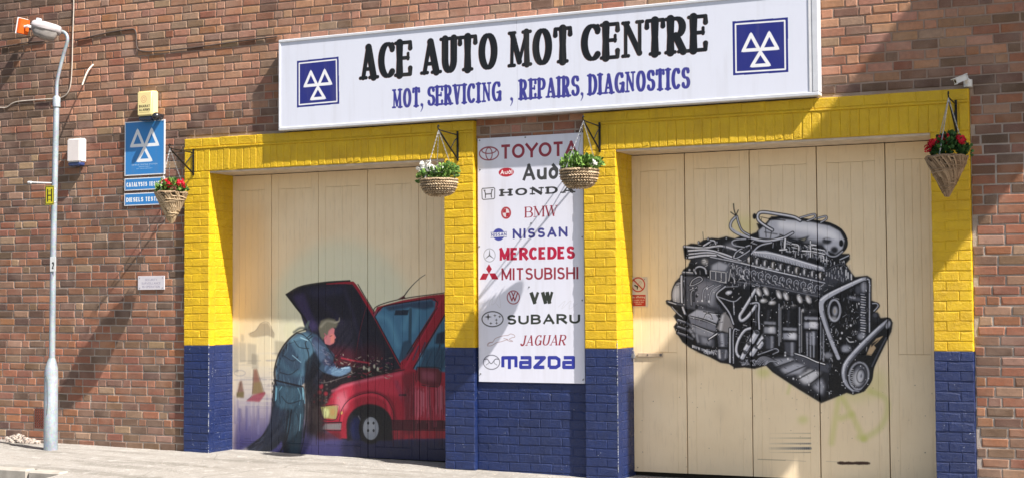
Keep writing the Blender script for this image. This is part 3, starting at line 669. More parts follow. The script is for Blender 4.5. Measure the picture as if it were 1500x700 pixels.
# ---- mural 1: mechanic leaning under the bonnet of a red car
def mural_car():
    X0, X1 = -9.452, -6.650
    cv = Canvas(X0, X1, -.15, 3.1, 330, DOOR_Y); R = random.Random(5)
    K = (.012, .012, .022)
    # sky haze, dusk tint, ground wash
    cv.el(500, 450, 98, 98, (.60, .67, .53), .55, 12); cv.el(505, 470, 135, 75, (.58, .62, .48), .35, 20)
    cv.poly([(338, 300), (392, 300), (402, 480), (338, 490)], (.66, .40, .17), .38, 14)
    cv.poly([(338, 468), (440, 468), (440, 560), (338, 560)], (.56, .52, .38), .5, 12)
    cv.poly([(335, 545), (480, 545), (480, 600), (335, 600)], (.42, .40, .42), .6, 12)
    for y, al_, c in ((572, .22, (.22, .21, .32)), (584, .35, (.12, .115, .28)), (598, .45, (.07, .07, .24)), (612, .55, (.05, .05, .21)), (630, .6, (.03, .03, .16)), (648, .6, (.02, .022, .12))):
        cv.poly([(325, y), (670, y+3), (670, 710), (325, 710)], c, al_, 9)
    for i in range(30): x = R.uniform(342, 400); cv.st([(x, R.uniform(575, 600)), (x, R.uniform(610, 640))], R.uniform(1.5, 4), R.choice([(.3, .29, .42), (.05, .05, .2)]), .25, 1.5)
    cv.poly([(500, 640), (660, 640), (660, 700), (500, 700)], (.02, .022, .07), .95, 5)
    for i in range(60):
        y = R.uniform(515, 600); x = R.uniform(340, 420); cv.st([(x, y), (x+R.uniform(15, 50), y+R.uniform(-2, 2))], R.uniform(.6, 2), R.choice([(.28, .27, .27), (.6, .56, .48), (.2, .2, .3)]), .35, 1)
    # grey town and parked car far off
    g = (.27, .255, .22)
    for x0, x1, y0, y1 in ((341, 349, 492, 545), (349, 360, 500, 530), (362, 375, 502, 533), (402, 417, 498, 520), (352, 357, 488, 500), (368, 378, 517, 540)): cv.poly([(x0, y0), (x1, y0+2), (x1, y1), (x0, y1)], g, .5, 1.6)
    cv.poly([(363, 488), (373, 484), (381, 473), (392, 472), (398, 482), (402, 488), (401, 495), (392, 491), (372, 494), (366, 493)], (.26, .22, .18), .6, 1.2); cv.st([(366, 488), (375, 483), (382, 473), (393, 472), (400, 487)], 1, (.12, .1, .1), .5)
    cv.el(351, 546, 8, 4, (.2, .2, .25), .5, 1, ring=1.5)
    # cones
    cv.poly([(371, 540), (376, 540), (383, 566), (386, 577), (369, 577)], (.24, .10, .07), .85, 1.4); cv.poly([(371, 560), (382, 558), (386, 575), (369, 577)], (.26, .22, .11), .7, 1.6)
    cv.poly([(360, 587), (370, 578), (388, 573), (389, 576), (380, 588)], (.30, .05, .09), .85, 1.2); cv.st([(371, 541), (369, 576), (362, 585)], 1, K, .5); cv.st([(376, 540), (387, 575)], 1, K, .4)
    cv.poly([(350, 558), (354, 557), (357, 575), (356, 582), (346, 580)], (.2, .09, .06), .8, 1.4); cv.poly([(346, 574), (357, 573), (357, 582), (346, 582)], (.2, .18, .08), .7, 1); cv.st([(353, 558), (347, 580)], 1, K, .4)
    # bonnet
    hood = [(419, 431), (440, 420), (475, 414), (512, 411), (521, 416), (545, 455), (594, 540), (580, 547), (540, 545), (500, 540), (462, 520), (450, 492), (440, 460)]
    cv.poly(hood, (.016, .015, .035), 1, .8)
    cv.poly([(428, 433), (445, 428), (452, 450), (466, 480), (452, 488), (442, 460)], (.06, .045, .13), .75, 3); cv.poly([(446, 424), (506, 418), (500, 430), (460, 436)], (.035, .035, .09), .6, 4)
    cv.st([(505, 425), (520, 470), (532, 520)], 5, (.045, .04, .09), .5, 3); cv.st([(470, 440), (500, 470)], 8, (.03, .025, .07), .5, 4)
    cv.st([(419, 431), (440, 420), (475, 414), (512, 411)], [3, 4, 4, 3], K, .95, .5); cv.st([(419, 431), (432, 448), (446, 466), (455, 486)], 3, K, .95)
    cv.st([(478, 415.5), (511, 414), (521, 419), (548, 462), (593, 537)], [1.2, 4, 5, 5, 4], (.30, .018, .045), 1, .5)
    cv.st([(524, 416), (549, 458), (598, 536)], 1.8, K, .9); cv.st([(508, 418), (516, 421), (543, 465), (588, 540)], 1.4, K, .7); cv.st([(536, 450), (527, 485), (521, 520)], .9, (.25, .03, .05), .6)
    # cabin
    cv.poly([(546, 462), (552, 449), (590, 439), (630, 432), (660, 429), (660, 470), (612, 545), (590, 545)], (.30, .018, .045), 1, .7)
    cv.poly([(549, 463), (561, 449), (600, 442), (631, 438), (638, 441), (637, 452), (596, 517), (585, 532)], (.075, .19, .30), 1, .8)
    for a in (((553, 462), (570, 470), (582, 505)), ((600, 450), (592, 480)), ((612, 452), (606, 482))): cv.st(a, 9, (.13, .30, .42), .6, 4)
    cv.poly([(562, 449), (600, 443), (634, 439), (636, 449), (622, 453), (600, 450), (570, 455)], (.03, .05, .10), .85, 1.5)
    cv.poly([(579, 454), (599, 453), (597, 461), (577, 461)], (.015, .025, .05), .95, .8); cv.st([(601, 453), (600, 500)], 5, (.03, .06, .09), .8, 1)
    cv.poly([(583, 530), (590, 500), (600, 497), (606, 510), (594, 525)], (.03, .07, .12), .85, 1.2)
    cv.st([(549, 463), (561, 449), (600, 441.5), (631, 437), (638, 440), (638, 452), (596, 518)], 1.6, K, .95); cv.st([(547, 459), (552, 448), (590, 437), (655, 428)], 1.6, K, .95); cv.st([(549, 464), (586, 533)], 2, K, .9)
    cv.st([(648, 437), (622, 485), (592, 540)], 3.5, (.42, .03, .07), .8, 1); cv.st([(641, 450), (616, 490), (596, 527)], 1.4, K, .8); cv.st([(634, 462), (604, 515)], 1.2, K, .7); cv.st([(655, 455), (625, 505), (605, 540)], 2, K, .8)
    cv.poly([(660, 450), (652, 462), (606, 540), (612, 546), (660, 550)], (.07, .18, .28), 1, .8)
    for i in range(26):
        x = R.uniform(608, 652); y = R.uniform(508, 530); cv.st([(x+5, y-8), (x-3, y+12)], R.uniform(.8, 2), R.choice([(.03, .07, .12), (.02, .04, .08), (.12, .25, .36)]), .8)
    cv.poly([(640, 488), (652, 484), (652, 503), (637, 503)], (.02, .035, .07), .95, 1); cv.st([(644, 503), (643, 512)], 1.4, K, .9); cv.poly([(622, 512), (634, 508), (652, 508), (652, 540), (614, 541)], (.025, .06, .11), .75, 2)
    cv.st([(652, 460), (606, 538)], 1.6, K, .9)
    cv.st([(589, 437), (600, 422), (613, 409), (623, 402)], [2.2, 1.4, 1], K, .95, .4); cv.poly([(582, 438), (592, 432), (594, 437)], (.10, .02, .03), 1, .8)
    # body
    body = [(478, 580), (486, 566), (500, 560), (545, 549), (580, 541), (593, 538), (612, 542), (660, 545), (660, 641), (575, 643), (497, 642), (470, 626), (466, 600), (470, 590)]
    cv.poly(body, (.32, .022, .05), 1, 1)
    cv.poly([(484, 575), (500, 563), (560, 550), (590, 545), (590, 580), (560, 578), (530, 578), (505, 590), (497, 615), (488, 600)], (.46, .045, .085), .8, 3)
    cv.st([(487, 572), (505, 563), (550, 553), (588, 546)], 6, (.52, .10, .16), .65, 2.5); cv.poly([(492, 575), (508, 570), (508, 598), (497, 600)], (.56, .17, .22), .55, 3)
    cv.st([(503, 598), (512, 583), (528, 575), (545, 573), (563, 579), (575, 592), (579, 612)], 3.5, (.14, .012, .03), .7, 1.6); cv.st([(500, 615), (508, 590), (528, 579), (548, 578), (566, 588), (572, 612)], 4, (.50, .05, .09), .8, 1.5)
    cv.poly([(508, 645)]+[(541+34*math.cos(math.radians(a)), 622-31*math.sin(math.radians(a))) for a in range(180, -1, -12)]+[(575, 645)], (.012, .012, .02), 1, 1)
    cv.el(522, 628, 9, 18, (.02, .03, .12), .8, 3); cv.st([(525, 609), (531, 620)], 1.5, (.3, .3, .35), .6, 1)
    cv.el(543, 627, 18, 23, (.015, .015, .02), 1, 1); cv.el(543, 627, 11.5, 17, (.25, .27, .31), 1, .8); cv.el(541, 623, 8, 10, (.36, .38, .42), .6, 3)
    for dx, dy in ((-4, -8), (4, -8), (-4, 3), (4, 3)): cv.el(543+dx, 627+dy, 1.5, 2.2, K, .9, .4)
    cv.el(543, 627, 12, 17.5, K, .7, .5, ring=1.2)
    cv.poly([(574, 615), (660, 616), (660, 629), (574, 629)], (.07, .015, .03), .95, 1); cv.poly([(574, 630), (660, 630), (660, 641), (576, 641)], (.34, .035, .055), .9, 1.2)
    for i in range(110):
        x = R.uniform(590, 654); y = R.uniform(560, 600); cv.st([(x, y), (x+R.uniform(-.5, .5), y+R.uniform(10, 38))], R.uniform(.5, 1.5), R.choice([(.50, .12, .17), (.10, .02, .04), (.42, .14, .17), (.18, .02, .04)]), .45, .6)
    for i in range(40):
        x = R.uniform(574, 654); cv.st([(x, 628), (x, R.uniform(640, 655))], R.uniform(.5, 1.2), (.06, .02, .04), .5, .6)
    cv.poly([(588, 548), (606, 543), (606, 636), (592, 636), (592, 600)], (.10, .015, .03), .6, 3); cv.st([(606, 545), (606, 640)], 1.2, K, .9); cv.st([(628, 565), (630, 590), (631, 614)], 1.1, K, .7); cv.st([(585, 578), (594, 578)], 3, K, .9)
    cv.poly([(576, 557), (582, 555), (590, 575), (588, 590)], (.2, .05, .1), .5, 2)
    # door mirror
    cv.poly([(611, 537), (642, 539), (646, 545), (644, 563), (638, 566), (611, 560)], (.13, .02, .035), 1, .8); cv.poly([(617, 542), (638, 544), (638, 558), (618, 556)], (.27, .08, .12), .8, 3)
    cv.st([(611, 537), (642, 538), (646, 546), (644, 563), (637, 566), (611, 560), (610, 538)], 1.5, K, .9); cv.poly([(606, 566), (612, 556), (618, 562), (612, 569)], (.35, .03, .06), .9, 1)
    # engine bay
    cv.poly([(455, 505), (500, 525), (560, 540), (590, 541), (548, 552), (500, 563), (486, 576), (478, 592), (455, 600), (446, 560)], (.02, .012, .02), 1, 2)
    cv.el(495, 525, 34, 17, (.12, .015, .03), .6, 6); cv.el(540, 520, 22, 16, (.07, .012, .03), .6, 6)
    for i in range(150):
        x = R.uniform(485, 575); y = R.uniform(520, 553)+(x-530)*.05; cv.st([(x, y), (x+R.uniform(-5, 5), y+R.uniform(-2, 2))], R.uniform(.6, 2), R.choice([(.30, .04, .06), (.22, .2, .16), (.45, .42, .36), (.08, .02, .03), (.16, .04, .1)]), .6, .4)
    for i in range(40):
        x = R.uniform(455, 495); y = R.uniform(555, 590); cv.el(x, y, R.uniform(.8, 2), R.uniform(.8, 2), R.choice([(.3, .03, .05), (.12, .1, .1), (.25, .22, .2)]), .5, .5)
    for x, y in ((470, 566), (477, 576), (468, 574)): cv.el(x, y, 3, 3, (.34, .04, .06), .9, 1)
    cv.st([(500, 524), (520, 528), (540, 531)], 2.4, (.36, .04, .07), .9, .7); cv.st([(460, 545), (470, 560), (500, 553), (520, 545)], 1, (.3, .28, .28), .5)
    for x, y in ((548, 536), (553, 540), (540, 541), (533, 538)): cv.el(x, y, 1.6, 3, (.5, .5, .42), .8, .6)
    # front end
    cv.poly([(455, 590), (475, 592), (476, 640), (450, 635), (447, 600)], (.035, .015, .02), .9, 4); cv.poly([(469, 595), (496, 593), (492, 613), (474, 612)], (.36, .33, .15), 1, .9); cv.el(477, 604, 5, 7, (.56, .58, .30), .9, 1.6); cv.el(487, 603, 4, 6, (.45, .27, .12), .7, 2)
    cv.st([(469, 595), (496, 593), (492, 613), (474, 613), (469, 596)], 1.2, K, .8, .4); cv.el(500, 604, 2, 2.4, (.55, .4, .12), .9, .5)
    cv.poly([(476, 620), (500, 619), (499, 629), (470, 628)], (.22, .21, .22), .95, 1); cv.st([(468, 619), (500, 618)], 2, K, .9); cv.st([(470, 630), (499, 630)], 2, K, .8); cv.poly([(462, 632), (498, 631), (500, 643), (466, 643)], (.10, .02, .03), .8, 2.5)
    for i in range(60):
        x = R.uniform(443, 478); y = R.uniform(560, 625); cv.st([(x, y), (x+R.uniform(-1, 1), y+R.uniform(10, 35))], R.uniform(.6, 1.6), R.choice([(.02, .015, .03), (.10, .08, .07), (.06, .03, .05)]), .6, .6)
    # mechanic
    cv.poly([(424, 520), (438, 500), (452, 485), (470, 492), (480, 512), (470, 560), (448, 600), (445, 560)], (.02, .025, .045), .85, 3)
    legs = [(402, 555), (440, 562), (446, 570), (446, 600), (443, 630), (438, 668), (416, 668), (412, 645), (404, 655), (380, 670), (352, 666), (362, 655), (382, 640), (395, 618), (399, 590)]
    cv.poly(legs, (.016, .022, .04), 1, 1)
    cv.poly([(404, 560), (442, 566), (446, 600), (436, 664), (424, 664), (416, 620), (406, 600)], (.035, .075, .11), .7, 4)
    torso = [(404, 562), (402, 540), (408, 518), (420, 500), (434, 488), (450, 484), (464, 490), (478, 506), (490, 520), (484, 548), (470, 545), (458, 532), (446, 560), (440, 566)]
    cv.poly(torso, (.05, .085, .135), 1, 1)
    cv.st([(428, 498), (446, 492), (458, 505), (450, 530)], 8, (.16, .29, .38), .8, 4); cv.st([(410, 530), (426, 545), (442, 545)], 7, (.10, .22, .29), .7, 4); cv.st([(408, 520), (420, 505)], 5, (.02, .03, .05), .7, 3); cv.st([(446, 512), (448, 545)], 7, (.015, .02, .035), .6, 3)
    cv.st([(462, 500), (474, 522), (486, 538)], 15, (.055, .065, .12), 1, 1.2); cv.st([(480, 540), (496, 545), (510, 540)], [13, 12, 9], (.10, .16, .26), 1, 1)
    for i in range(130):
        t = R.random(); x = R.uniform(404, 448); y = R.uniform(500, 560); d = R.uniform(4, 14)
        if y < 560-(x-404)*0-0 and x > 404+(540-y)*.35: cv.st([(x, y), (x+R.uniform(-4, 3), y+d)], R.uniform(.5, 1.8), R.choice([(.24, .40, .50), (.015, .02, .04), (.12, .20, .28), (.02, .03, .06), (.09, .15, .22)]), .42, .8)
    for i in range(110):
        x = R.uniform(403, 444)**1.0; y = R.uniform(565, 625); cv.st([(x, y), (x+R.uniform(-4, 1), y+R.uniform(6, 22))], R.uniform(.5, 1.8), R.choice([(.12, .24, .31), (.012, .015, .03), (.06, .11, .16), (.01, .014, .03), (.01, .014, .03)]), .42, .8)
    for i in range(50):
        x = R.uniform(360, 405); y = 660-(x-360)*.75+R.uniform(-6, 14); cv.st([(x, y), (x-R.uniform(4, 12), y+R.uniform(4, 12))], R.uniform(.8, 2), R.choice([(.02, .02, .04), (.08, .09, .13), (.04, .05, .08)]), .6, .7)
    for i in range(45):
        a = R.random(); x = 462+a*24+R.uniform(-6, 6); y = 500+a*38+R.uniform(-5, 5); cv.st([(x, y), (x+R.uniform(2, 7), y+R.uniform(-1, 7))], R.uniform(.6, 1.6), R.choice([(.24, .30, .46), (.04, .04, .08), (.32, .3, .36), (.05, .06, .12)]), .5, .5)
    for i in range(30):
        x = R.uniform(482, 510); y = 543+R.uniform(-5, 5); cv.st([(x, y), (x+R.uniform(3, 8), y-R.uniform(0, 5))], R.uniform(.6, 1.6), R.choice([(.38, .52, .64), (.05, .08, .14), (.2, .3, .42)]), .6, .4)
    for p, w in (([(404, 562), (402, 540), (408, 518), (420, 500), (434, 487)], 2), ([(402, 556), (420, 560), (441, 565)], 2), ([(402, 560), (398, 590), (396, 620), (380, 642), (356, 660)], 2.2), ([(447, 566), (449, 600), (445, 640), (438, 668)], 1.6), ([(456, 488), (446, 500), (452, 520), (446, 560)], 1.6), ([(434, 487), (444, 490), (456, 503), (459, 520)], 1.8),
                 ([(420, 575), (416, 600), (404, 640)], 2.5), ([(458, 530), (472, 545), (490, 552), (510, 548)], 2), ([(478, 505), (490, 525), (496, 536), (512, 535)], 1.6), ([(422, 503), (440, 498)], 1.2), ([(430, 580), (425, 590), (438, 598)], 1.5)): cv.st(p, w, K, .85, .6)
    for i in range(26):
        t = i/25; x = 400+math.sin(i*2.1)*1.4+(1-t)*14*(t < .5); y = 505+t*100; cv.el(x if y > 540 else 404+(540-y)*.45+math.sin(i*2.1), y, 1.3, 2.2, K, .8, .5)
    cv.st([(445, 482), (452, 470), (449, 480)], 3, (.1, .14, .14), .8, 1); cv.st([(430, 486), (440, 480), (452, 482)], 4, (.05, .07, .08), .8, 1.5)
    # head
    cv.poly([(474, 494), (478, 484), (487, 478), (490, 482), (489, 488), (492, 494), (489, 497), (489, 502), (483, 505), (476, 503)], (.42, .17, .19), 1, .7); cv.poly([(484, 488), (489, 490), (490, 500), (484, 503)], (.55, .22, .18), .8, 1.2); cv.st([(483, 492), (486, 491)], 1.2, K, .7)
    cv.poly([(466, 480), (470, 469), (480, 465), (490, 467), (495, 473), (492, 480), (486, 480), (481, 484), (480, 490), (475, 492), (473, 498), (469, 492)], (.13, .125, .10), 1, 1); cv.st([(470, 478), (478, 470), (488, 471)], 3.5, (.24, .23, .19), .8, 1.5); cv.st([(490, 472), (496, 470), (497, 465)], [3, 2.5, 1.5], (.25, .24, .2), .9, .8)
    cv.st([(475, 488), (478, 492), (475, 497)], 1.5, (.35, .1, .15), .9, .5)
    cv.poly([(347, 662), (360, 655), (364, 660), (360, 667), (347, 667)], (.35, .33, .36), .75, 2)
    for p, w in (([(424, 566), (422, 600), (416, 650)], 4), ([(440, 570), (436, 600), (441, 640)], 3), ([(410, 570), (406, 600), (398, 630), (378, 655)], 4), ([(432, 590), (428, 625), (430, 660)], 3)): cv.st(p, w, K, .7, 1.6)
    for p in ([(404, 566), (403, 586)], [(444, 570), (446, 590)], [(408, 572), (412, 566)], [(436, 568), (440, 580), (438, 592)]): cv.st(p, 1.6, (.25, .48, .60), .8, .6)
    # broad lights and darks of the denim, worked over the hatching
    for q, c, al_, so_ in (([(426, 502), (444, 492), (457, 502), (458, 522), (450, 545), (440, 552), (440, 525), (430, 512)], (.115, .22, .30), .6, 2.2),
                           ([(408, 530), (418, 512), (432, 512), (436, 540), (430, 556), (406, 556)], (.045, .08, .125), .6, 3),
                           ([(446, 530), (462, 512), (470, 532), (460, 556), (449, 575), (446, 560)], (.008, .01, .02), .85, 1.8),
                           ([(404, 564), (443, 569), (446, 582), (441, 598), (425, 600), (404, 594)], (.07, .135, .19), .6, 2.4),
                           ([(430, 600), (445, 594), (443, 636), (437, 666), (425, 664), (427, 630)], (.045, .085, .12), .6, 2.4),
                           ([(400, 594), (422, 602), (414, 630), (398, 650), (372, 664), (388, 640)], (.03, .04, .07), .7, 2.4),
                           ([(458, 496), (470, 504), (478, 524), (470, 530), (460, 512)], (.13, .20, .30), .55, 2),
                           ([(484, 540), (500, 540), (513, 536), (514, 543), (500, 550), (486, 549)], (.22, .34, .46), .6, 1.6)): cv.poly(q, c, al_, so_)
    for p, w, c in (([(404, 563), (401, 545), (407, 520), (419, 500), (434, 487), (448, 482)], 2.6, K), ([(402, 556), (420, 561), (443, 566)], 2.4, K), ([(457, 492), (447, 502), (452, 522), (447, 558)], 1.8, K), ([(426, 600), (421, 636), (410, 662)], 3, K), ([(447, 566), (449, 600), (444, 640)], 2, K),
                    ([(430, 498), (438, 508), (452, 510)], 1.3, K), ([(414, 520), (428, 528), (436, 522)], 1.2, K), ([(410, 545), (424, 548), (436, 540)], 1.2, K), ([(412, 580), (422, 590), (440, 586)], 1.4, K), ([(408, 570), (410, 590)], 1.2, K), ([(434, 605), (438, 620), (433, 640)], 1.2, K),
                    ([(440, 494), (450, 498)], 2, (.35, .52, .62)), ([(443, 568), (444, 584)], 2.2, (.30, .52, .62)), ([(405, 568), (404, 584)], 1.6, (.2, .38, .48)), ([(428, 520), (440, 530)], 1.4, (.26, .42, .52)), ([(440, 606), (438, 630)], 1.4, (.2, .34, .42)), ([(500, 539), (511, 538)], 1.8, (.4, .55, .66))): cv.st(p, w, c, .85, .6)
    # pink overspray dragged down the car door, darker nose
    for i in range(70):
        x = R.uniform(608, 653); cv.st([(x, R.uniform(564, 575)), (x+R.uniform(-.4, .4), R.uniform(590, 615))], R.uniform(.7, 1.8), R.choice([(.62, .24, .30), (.55, .16, .22), (.08, .01, .02)]), .38, .5)
    cv.poly([(452, 560), (478, 575), (472, 595), (476, 640), (452, 645), (444, 600)], (.012, .008, .012), .55, 5); cv.el(500, 590, 9, 12, (.66, .26, .32), .5, 4); cv.st([(486, 572), (520, 560), (560, 551)], 3, (.62, .2, .26), .5, 2)
    for p, w in (([(480, 580), (486, 568), (500, 561), (545, 550), (592, 541)], 1.6), ([(497, 616), (500, 600), (510, 586), (528, 577), (548, 575), (565, 583), (575, 600), (577, 616)], 1.4), ([(574, 615), (655, 616)], 1.2), ([(574, 629), (655, 630)], 1.2), ([(500, 642), (511, 643)], 1.4)): cv.st(p, w, K, .85, .5)
    for i in range(120):                                   # black ink hatching over the car
        x = R.uniform(455, 606); y = R.uniform(552, 640); cv.st([(x, y), (x+R.uniform(-3, 3), y+R.uniform(3, 12))], R.uniform(.4, 1), (.03, .005, .012), R.uniform(.2, .5), .5)
    k = cv.a[..., 3:] > .8; cv.a[..., :3] = np.where(k, np.power(np.maximum(cv.a[..., :3], 0), 1.22)*1.12, cv.a[..., :3])
    # bottom edge of the doors, chipped
    cv.st([(336, 648), (560, 655)], .7, (.01, .01, .02), .5, .3, sm=False)
    for i in range(30):
        x = R.uniform(345, 650); y = R.uniform(640, 676); cv.st([(x, y), (x+R.uniform(3, 9), y+.6)], .9, K, .5, .3)
    return image_from('mechanic_mural', cv.a), X0, X1

# ---- mural 2: grey inline engine
def mural_engine():
    X0, X1 = -4.875, -2.036
    cv = Canvas(X0, X1, -.15, 3.1, 400, DOOR_Y, unit=1/168); R = random.Random(9)
    K = (.006, .007, .014); L = (.50, .51, .57); H = (.80, .80, .84); Mi = (.135, .14, .17); Dk = (.03, .032, .045)
    # lime spray under and around the engine
    gcol = (.50, .54, .10)
    for p in ([(1218, 648), (1224, 610), (1230, 582), (1244, 600), (1258, 628), (1266, 642)], [(1266, 642), (1290, 625), (1300, 600), (1296, 582), (1274, 572)], [(1262, 642), (1258, 640)], [(1232, 612), (1248, 606)]): cv.st(p, 9, gcol, .40, 3)
    cv.el(1250, 575, 30, 14, gcol, .3, 8); cv.el(1286, 560, 14, 20, gcol, .3, 8); cv.el(1176, 614, 8, 6, gcol, .45, 3); cv.el(1118, 545, 11, 7, gcol, .5, 4); cv.st([(1158, 560), (1154, 575)], 5, gcol, .35, 2); cv.el(1090, 330, 22, 14, gcol, .35, 8)
    # lorry tyre print, scrape and rust streak low on the doors
    for y, w, c in ((641, 2, (.30, .27, .2)), (649, 2.4, (.10, .13, .15)), (656, 4.2, (.05, .09, .13)), (662, 1.5, (.15, .13, .1)), (634, 1.2, (.35, .3, .2))):
        for x in range(1128, 1186, 3): cv.st([(x, y), (x+2, y)], w, c, (.15+.75*max(0, (x-1135)/50))*.8, .5)
    cv.st([(1110, 672), (1150, 673.5)], 1, (.1, .08, .06), .7); cv.st([(1150, 673), (1180, 675)], .7, (.2, .16, .12), .5)
    for x in range(1228, 1272, 3): cv.st([(x, 677.5+R.uniform(-.5, .5)), (x+3, 678)], R.uniform(3.4, 5), (.07, .028, .018), .9, .6)
    cv.st([(1210, 675), (1228, 676)], .7, (.25, .2, .16), .5)
    for i in range(60): cv.el(R.uniform(930, 1366), R.uniform(560, 690), R.uniform(.4, 1), R.uniform(.4, 1), (.12, .08, .05), R.uniform(.3, .8), .3)
    cv.el(1055, 600, 8, 14, (.36, .29, .2), .16, 6); cv.el(1000, 540, 25, 8, (.40, .31, .18), .35, 8); cv.poly([(928, 520), (1000, 522), (1002, 535), (928, 545)], (.36, .30, .2), .25, 6)
    sil = [(1001, 362), (1012, 357), (1022, 358), (1030, 352), (1042, 349), (1052, 350), (1063, 347), (1076, 350), (1088, 345), (1100, 344), (1108, 341), (1112, 336), (1109, 328), (1120, 330), (1130, 318), (1150, 318), (1190, 323), (1215, 327), (1232, 336), (1240, 350), (1238, 364), (1231, 372), (1243, 372), (1244, 379), (1238, 386), (1247, 400), (1252, 406), (1270, 404), (1276, 408), (1276, 440), (1286, 444), (1279, 456), (1290, 466), (1300, 465), (1307, 472), (1305, 485), (1291, 513), (1277, 542), (1273, 560), (1262, 573), (1250, 577), (1240, 574), (1203, 589), (1170, 569), (1132, 544), (1122, 534), (1105, 539), (1090, 537), (1077, 538), (1068, 532), (1055, 530), (1040, 522), (1025, 516), (1010, 508), (1000, 500), (992, 488), (987, 478), (992, 471), (987, 463), (993, 455), (976, 444), (984, 438), (984, 426), (989, 413), (998, 404), (1001, 395), (1008, 390), (1012, 380), (1003, 378)]
    cv.poly(sil, (.16, .18, .19), .55, 3.2)
    cv.poly(sil, K, 1, .7); cv.st(sil+[sil[0]], 2, K, .9, .8, sm=False)
    def li(p, w, c=L, a=1, ow=2.4, s=.5):
        cv.st(p, [q+ow for q in w] if isinstance(w, list) else w+ow, K, a, .5); cv.st(p, w, c, a, s)
    def tube(p, w, c=L):
        li(p, w, Mi); cv.st(p, w*.75, c, 1, .9); cv.st([(x-.4, y-w*.12) for x, y in p], w*.3, H, .9, .7)
    def inside(x, y):
        ins = False
        for i in range(len(sil)):
            xa, ya = sil[i]; xb, yb = sil[i-1]
            if (ya > y) != (yb > y) and x < (xb-xa)*(y-ya)/(yb-ya)+xa: ins = not ins
        return ins
    # mid grey body tones
    cv.poly([(1045, 398), (1205, 418), (1205, 435), (1130, 425), (1100, 432), (1050, 420)], Dk, .9, 3); cv.poly([(1010, 380), (1100, 365), (1200, 390), (1245, 395), (1245, 410), (1205, 425), (1050, 400)], Mi, .55, 4)
    for i in range(900):                                   # restless black and white spray detail
        x = R.uniform(985, 1275); y = R.uniform(345, 580)
        if not inside(x, y): continue
        an = R.choice((.25, .25, 1.5, 1.7, -.6)); l = R.uniform(2, 7); dx, dy = math.cos(an)*l, math.sin(an)*l
        if inside(x+dx, y+dy): cv.st([(x, y), (x+dx, y+dy)], R.uniform(.5, 1.5), R.choice([L, Mi, Mi, K, K, H]), R.uniform(.3, .75), .35, sm=False)
    # ---- intake plenum
    cv.poly([(1121, 332), (1128, 323), (1145, 321), (1190, 326), (1215, 331), (1230, 339), (1237, 352), (1234, 364), (1224, 372), (1212, 367), (1204, 359), (1180, 356), (1160, 349), (1140, 342), (1126, 339)], L, 1, 1.2)
    cv.poly([(1140, 324), (1190, 329), (1222, 338), (1232, 352), (1216, 350), (1180, 340), (1140, 334)], H, .75, 3); cv.poly([(1150, 344), (1180, 350), (1208, 355), (1206, 364), (1180, 360), (1155, 352)], Dk, .7, 2.5)
    cv.st([(1127, 321), (1148, 318), (1190, 323), (1216, 328), (1233, 338), (1240, 352), (1238, 364), (1226, 375)], 3.2, K, 1, .5)
    cv.st([(1206, 366), (1214, 374), (1224, 375), (1234, 368)], 2.2, L, .8, .6); cv.el(1232, 356, 3.2, 5, K, 1, .8); cv.el(1222, 366, 5.5, 5, K, .95, 1.4); cv.el(1211, 353, 7, 4.5, K, .9, 1.5); cv.st([(1209, 350), (1221, 351)], 2, L, .9, .6)
    cv.poly([(1168, 350), (1186, 345), (1180, 353), (1172, 356)], K, .85, 1); cv.poly([(1172, 351), (1181, 348), (1178, 353)], (.27, .26, .22), .9, .8)
    cv.poly([(1111, 338), (1120, 330), (1140, 336), (1142, 346), (1132, 350), (1112, 348)], L, .95, 1); cv.st([(1120, 340), (1138, 343)], 2, K, .6, .8); cv.st([(1121, 333), (1122, 347)], 1.6, K, .7); cv.st([(1130, 338), (1128, 349)], 1.4, K, .7)
    tube([(1131, 337), (1121, 331), (1111, 323), (1110, 315), (1117, 311), (1140, 314), (1162, 318), (1172, 323)], 3.6)
    cv.st([(1114, 318), (1130, 321), (1150, 323)], 1.4, K, .9); cv.el(1105, 317, 3, 4.5, K, 1, .8); cv.st([(1128, 333), (1116, 325), (1115, 320)], 1.2, K, .9)
    for p in ([(1172, 319), (1192, 314), (1193, 319), (1182, 324)], [(1196, 320), (1209, 317), (1210, 321), (1202, 326)]): li(p, 1.6, L, 1, 1.8)
    # ---- wires, upper left
    for p, w in (([(1074, 299), (1075, 308), (1078, 317)], 2), ([(1070, 311), (1077, 315), (1081, 308)], 1.8)): cv.st(p, w, K, .95, .5)
    li([(1078, 317), (1071, 325), (1070, 334), (1080, 342), (1100, 349), (1122, 353), (1145, 349), (1161, 341)], 2.8, L); cv.st([(1072, 334), (1082, 341), (1102, 348), (1124, 352), (1146, 348)], 1, H, .9)
    li([(1079, 317), (1082, 328), (1087, 338), (1098, 345)], 1.8, L)
    for p, w in (([(1002, 361), (1030, 363), (1055, 360), (1078, 366), (1092, 372)], 2.8), ([(1008, 367), (1035, 366), (1060, 372), (1085, 382)], 3), ([(1009, 372), (1040, 370), (1065, 378), (1100, 388), (1140, 395)], 2.4), ([(1009, 377), (1030, 374), (1048, 374)], 3.4), ([(1030, 360), (1043, 352)], 2.6), ([(1040, 352), (1046, 353), (1048, 358)], 2)): li(p, w, L, 1, 2); cv.st([(x, y-.5) for x, y in p], w*.35, H, .8)
    li([(1074, 377), (1078, 369), (1088, 363), (1099, 359), (1098, 366), (1086, 374), (1078, 378), (1074, 377)], 1.8, L); li([(1092, 350), (1078, 351), (1072, 354), (1075, 359), (1090, 362)], 1.8, L); cv.st([(1085, 369), (1095, 362)], 1, Mi, .9)
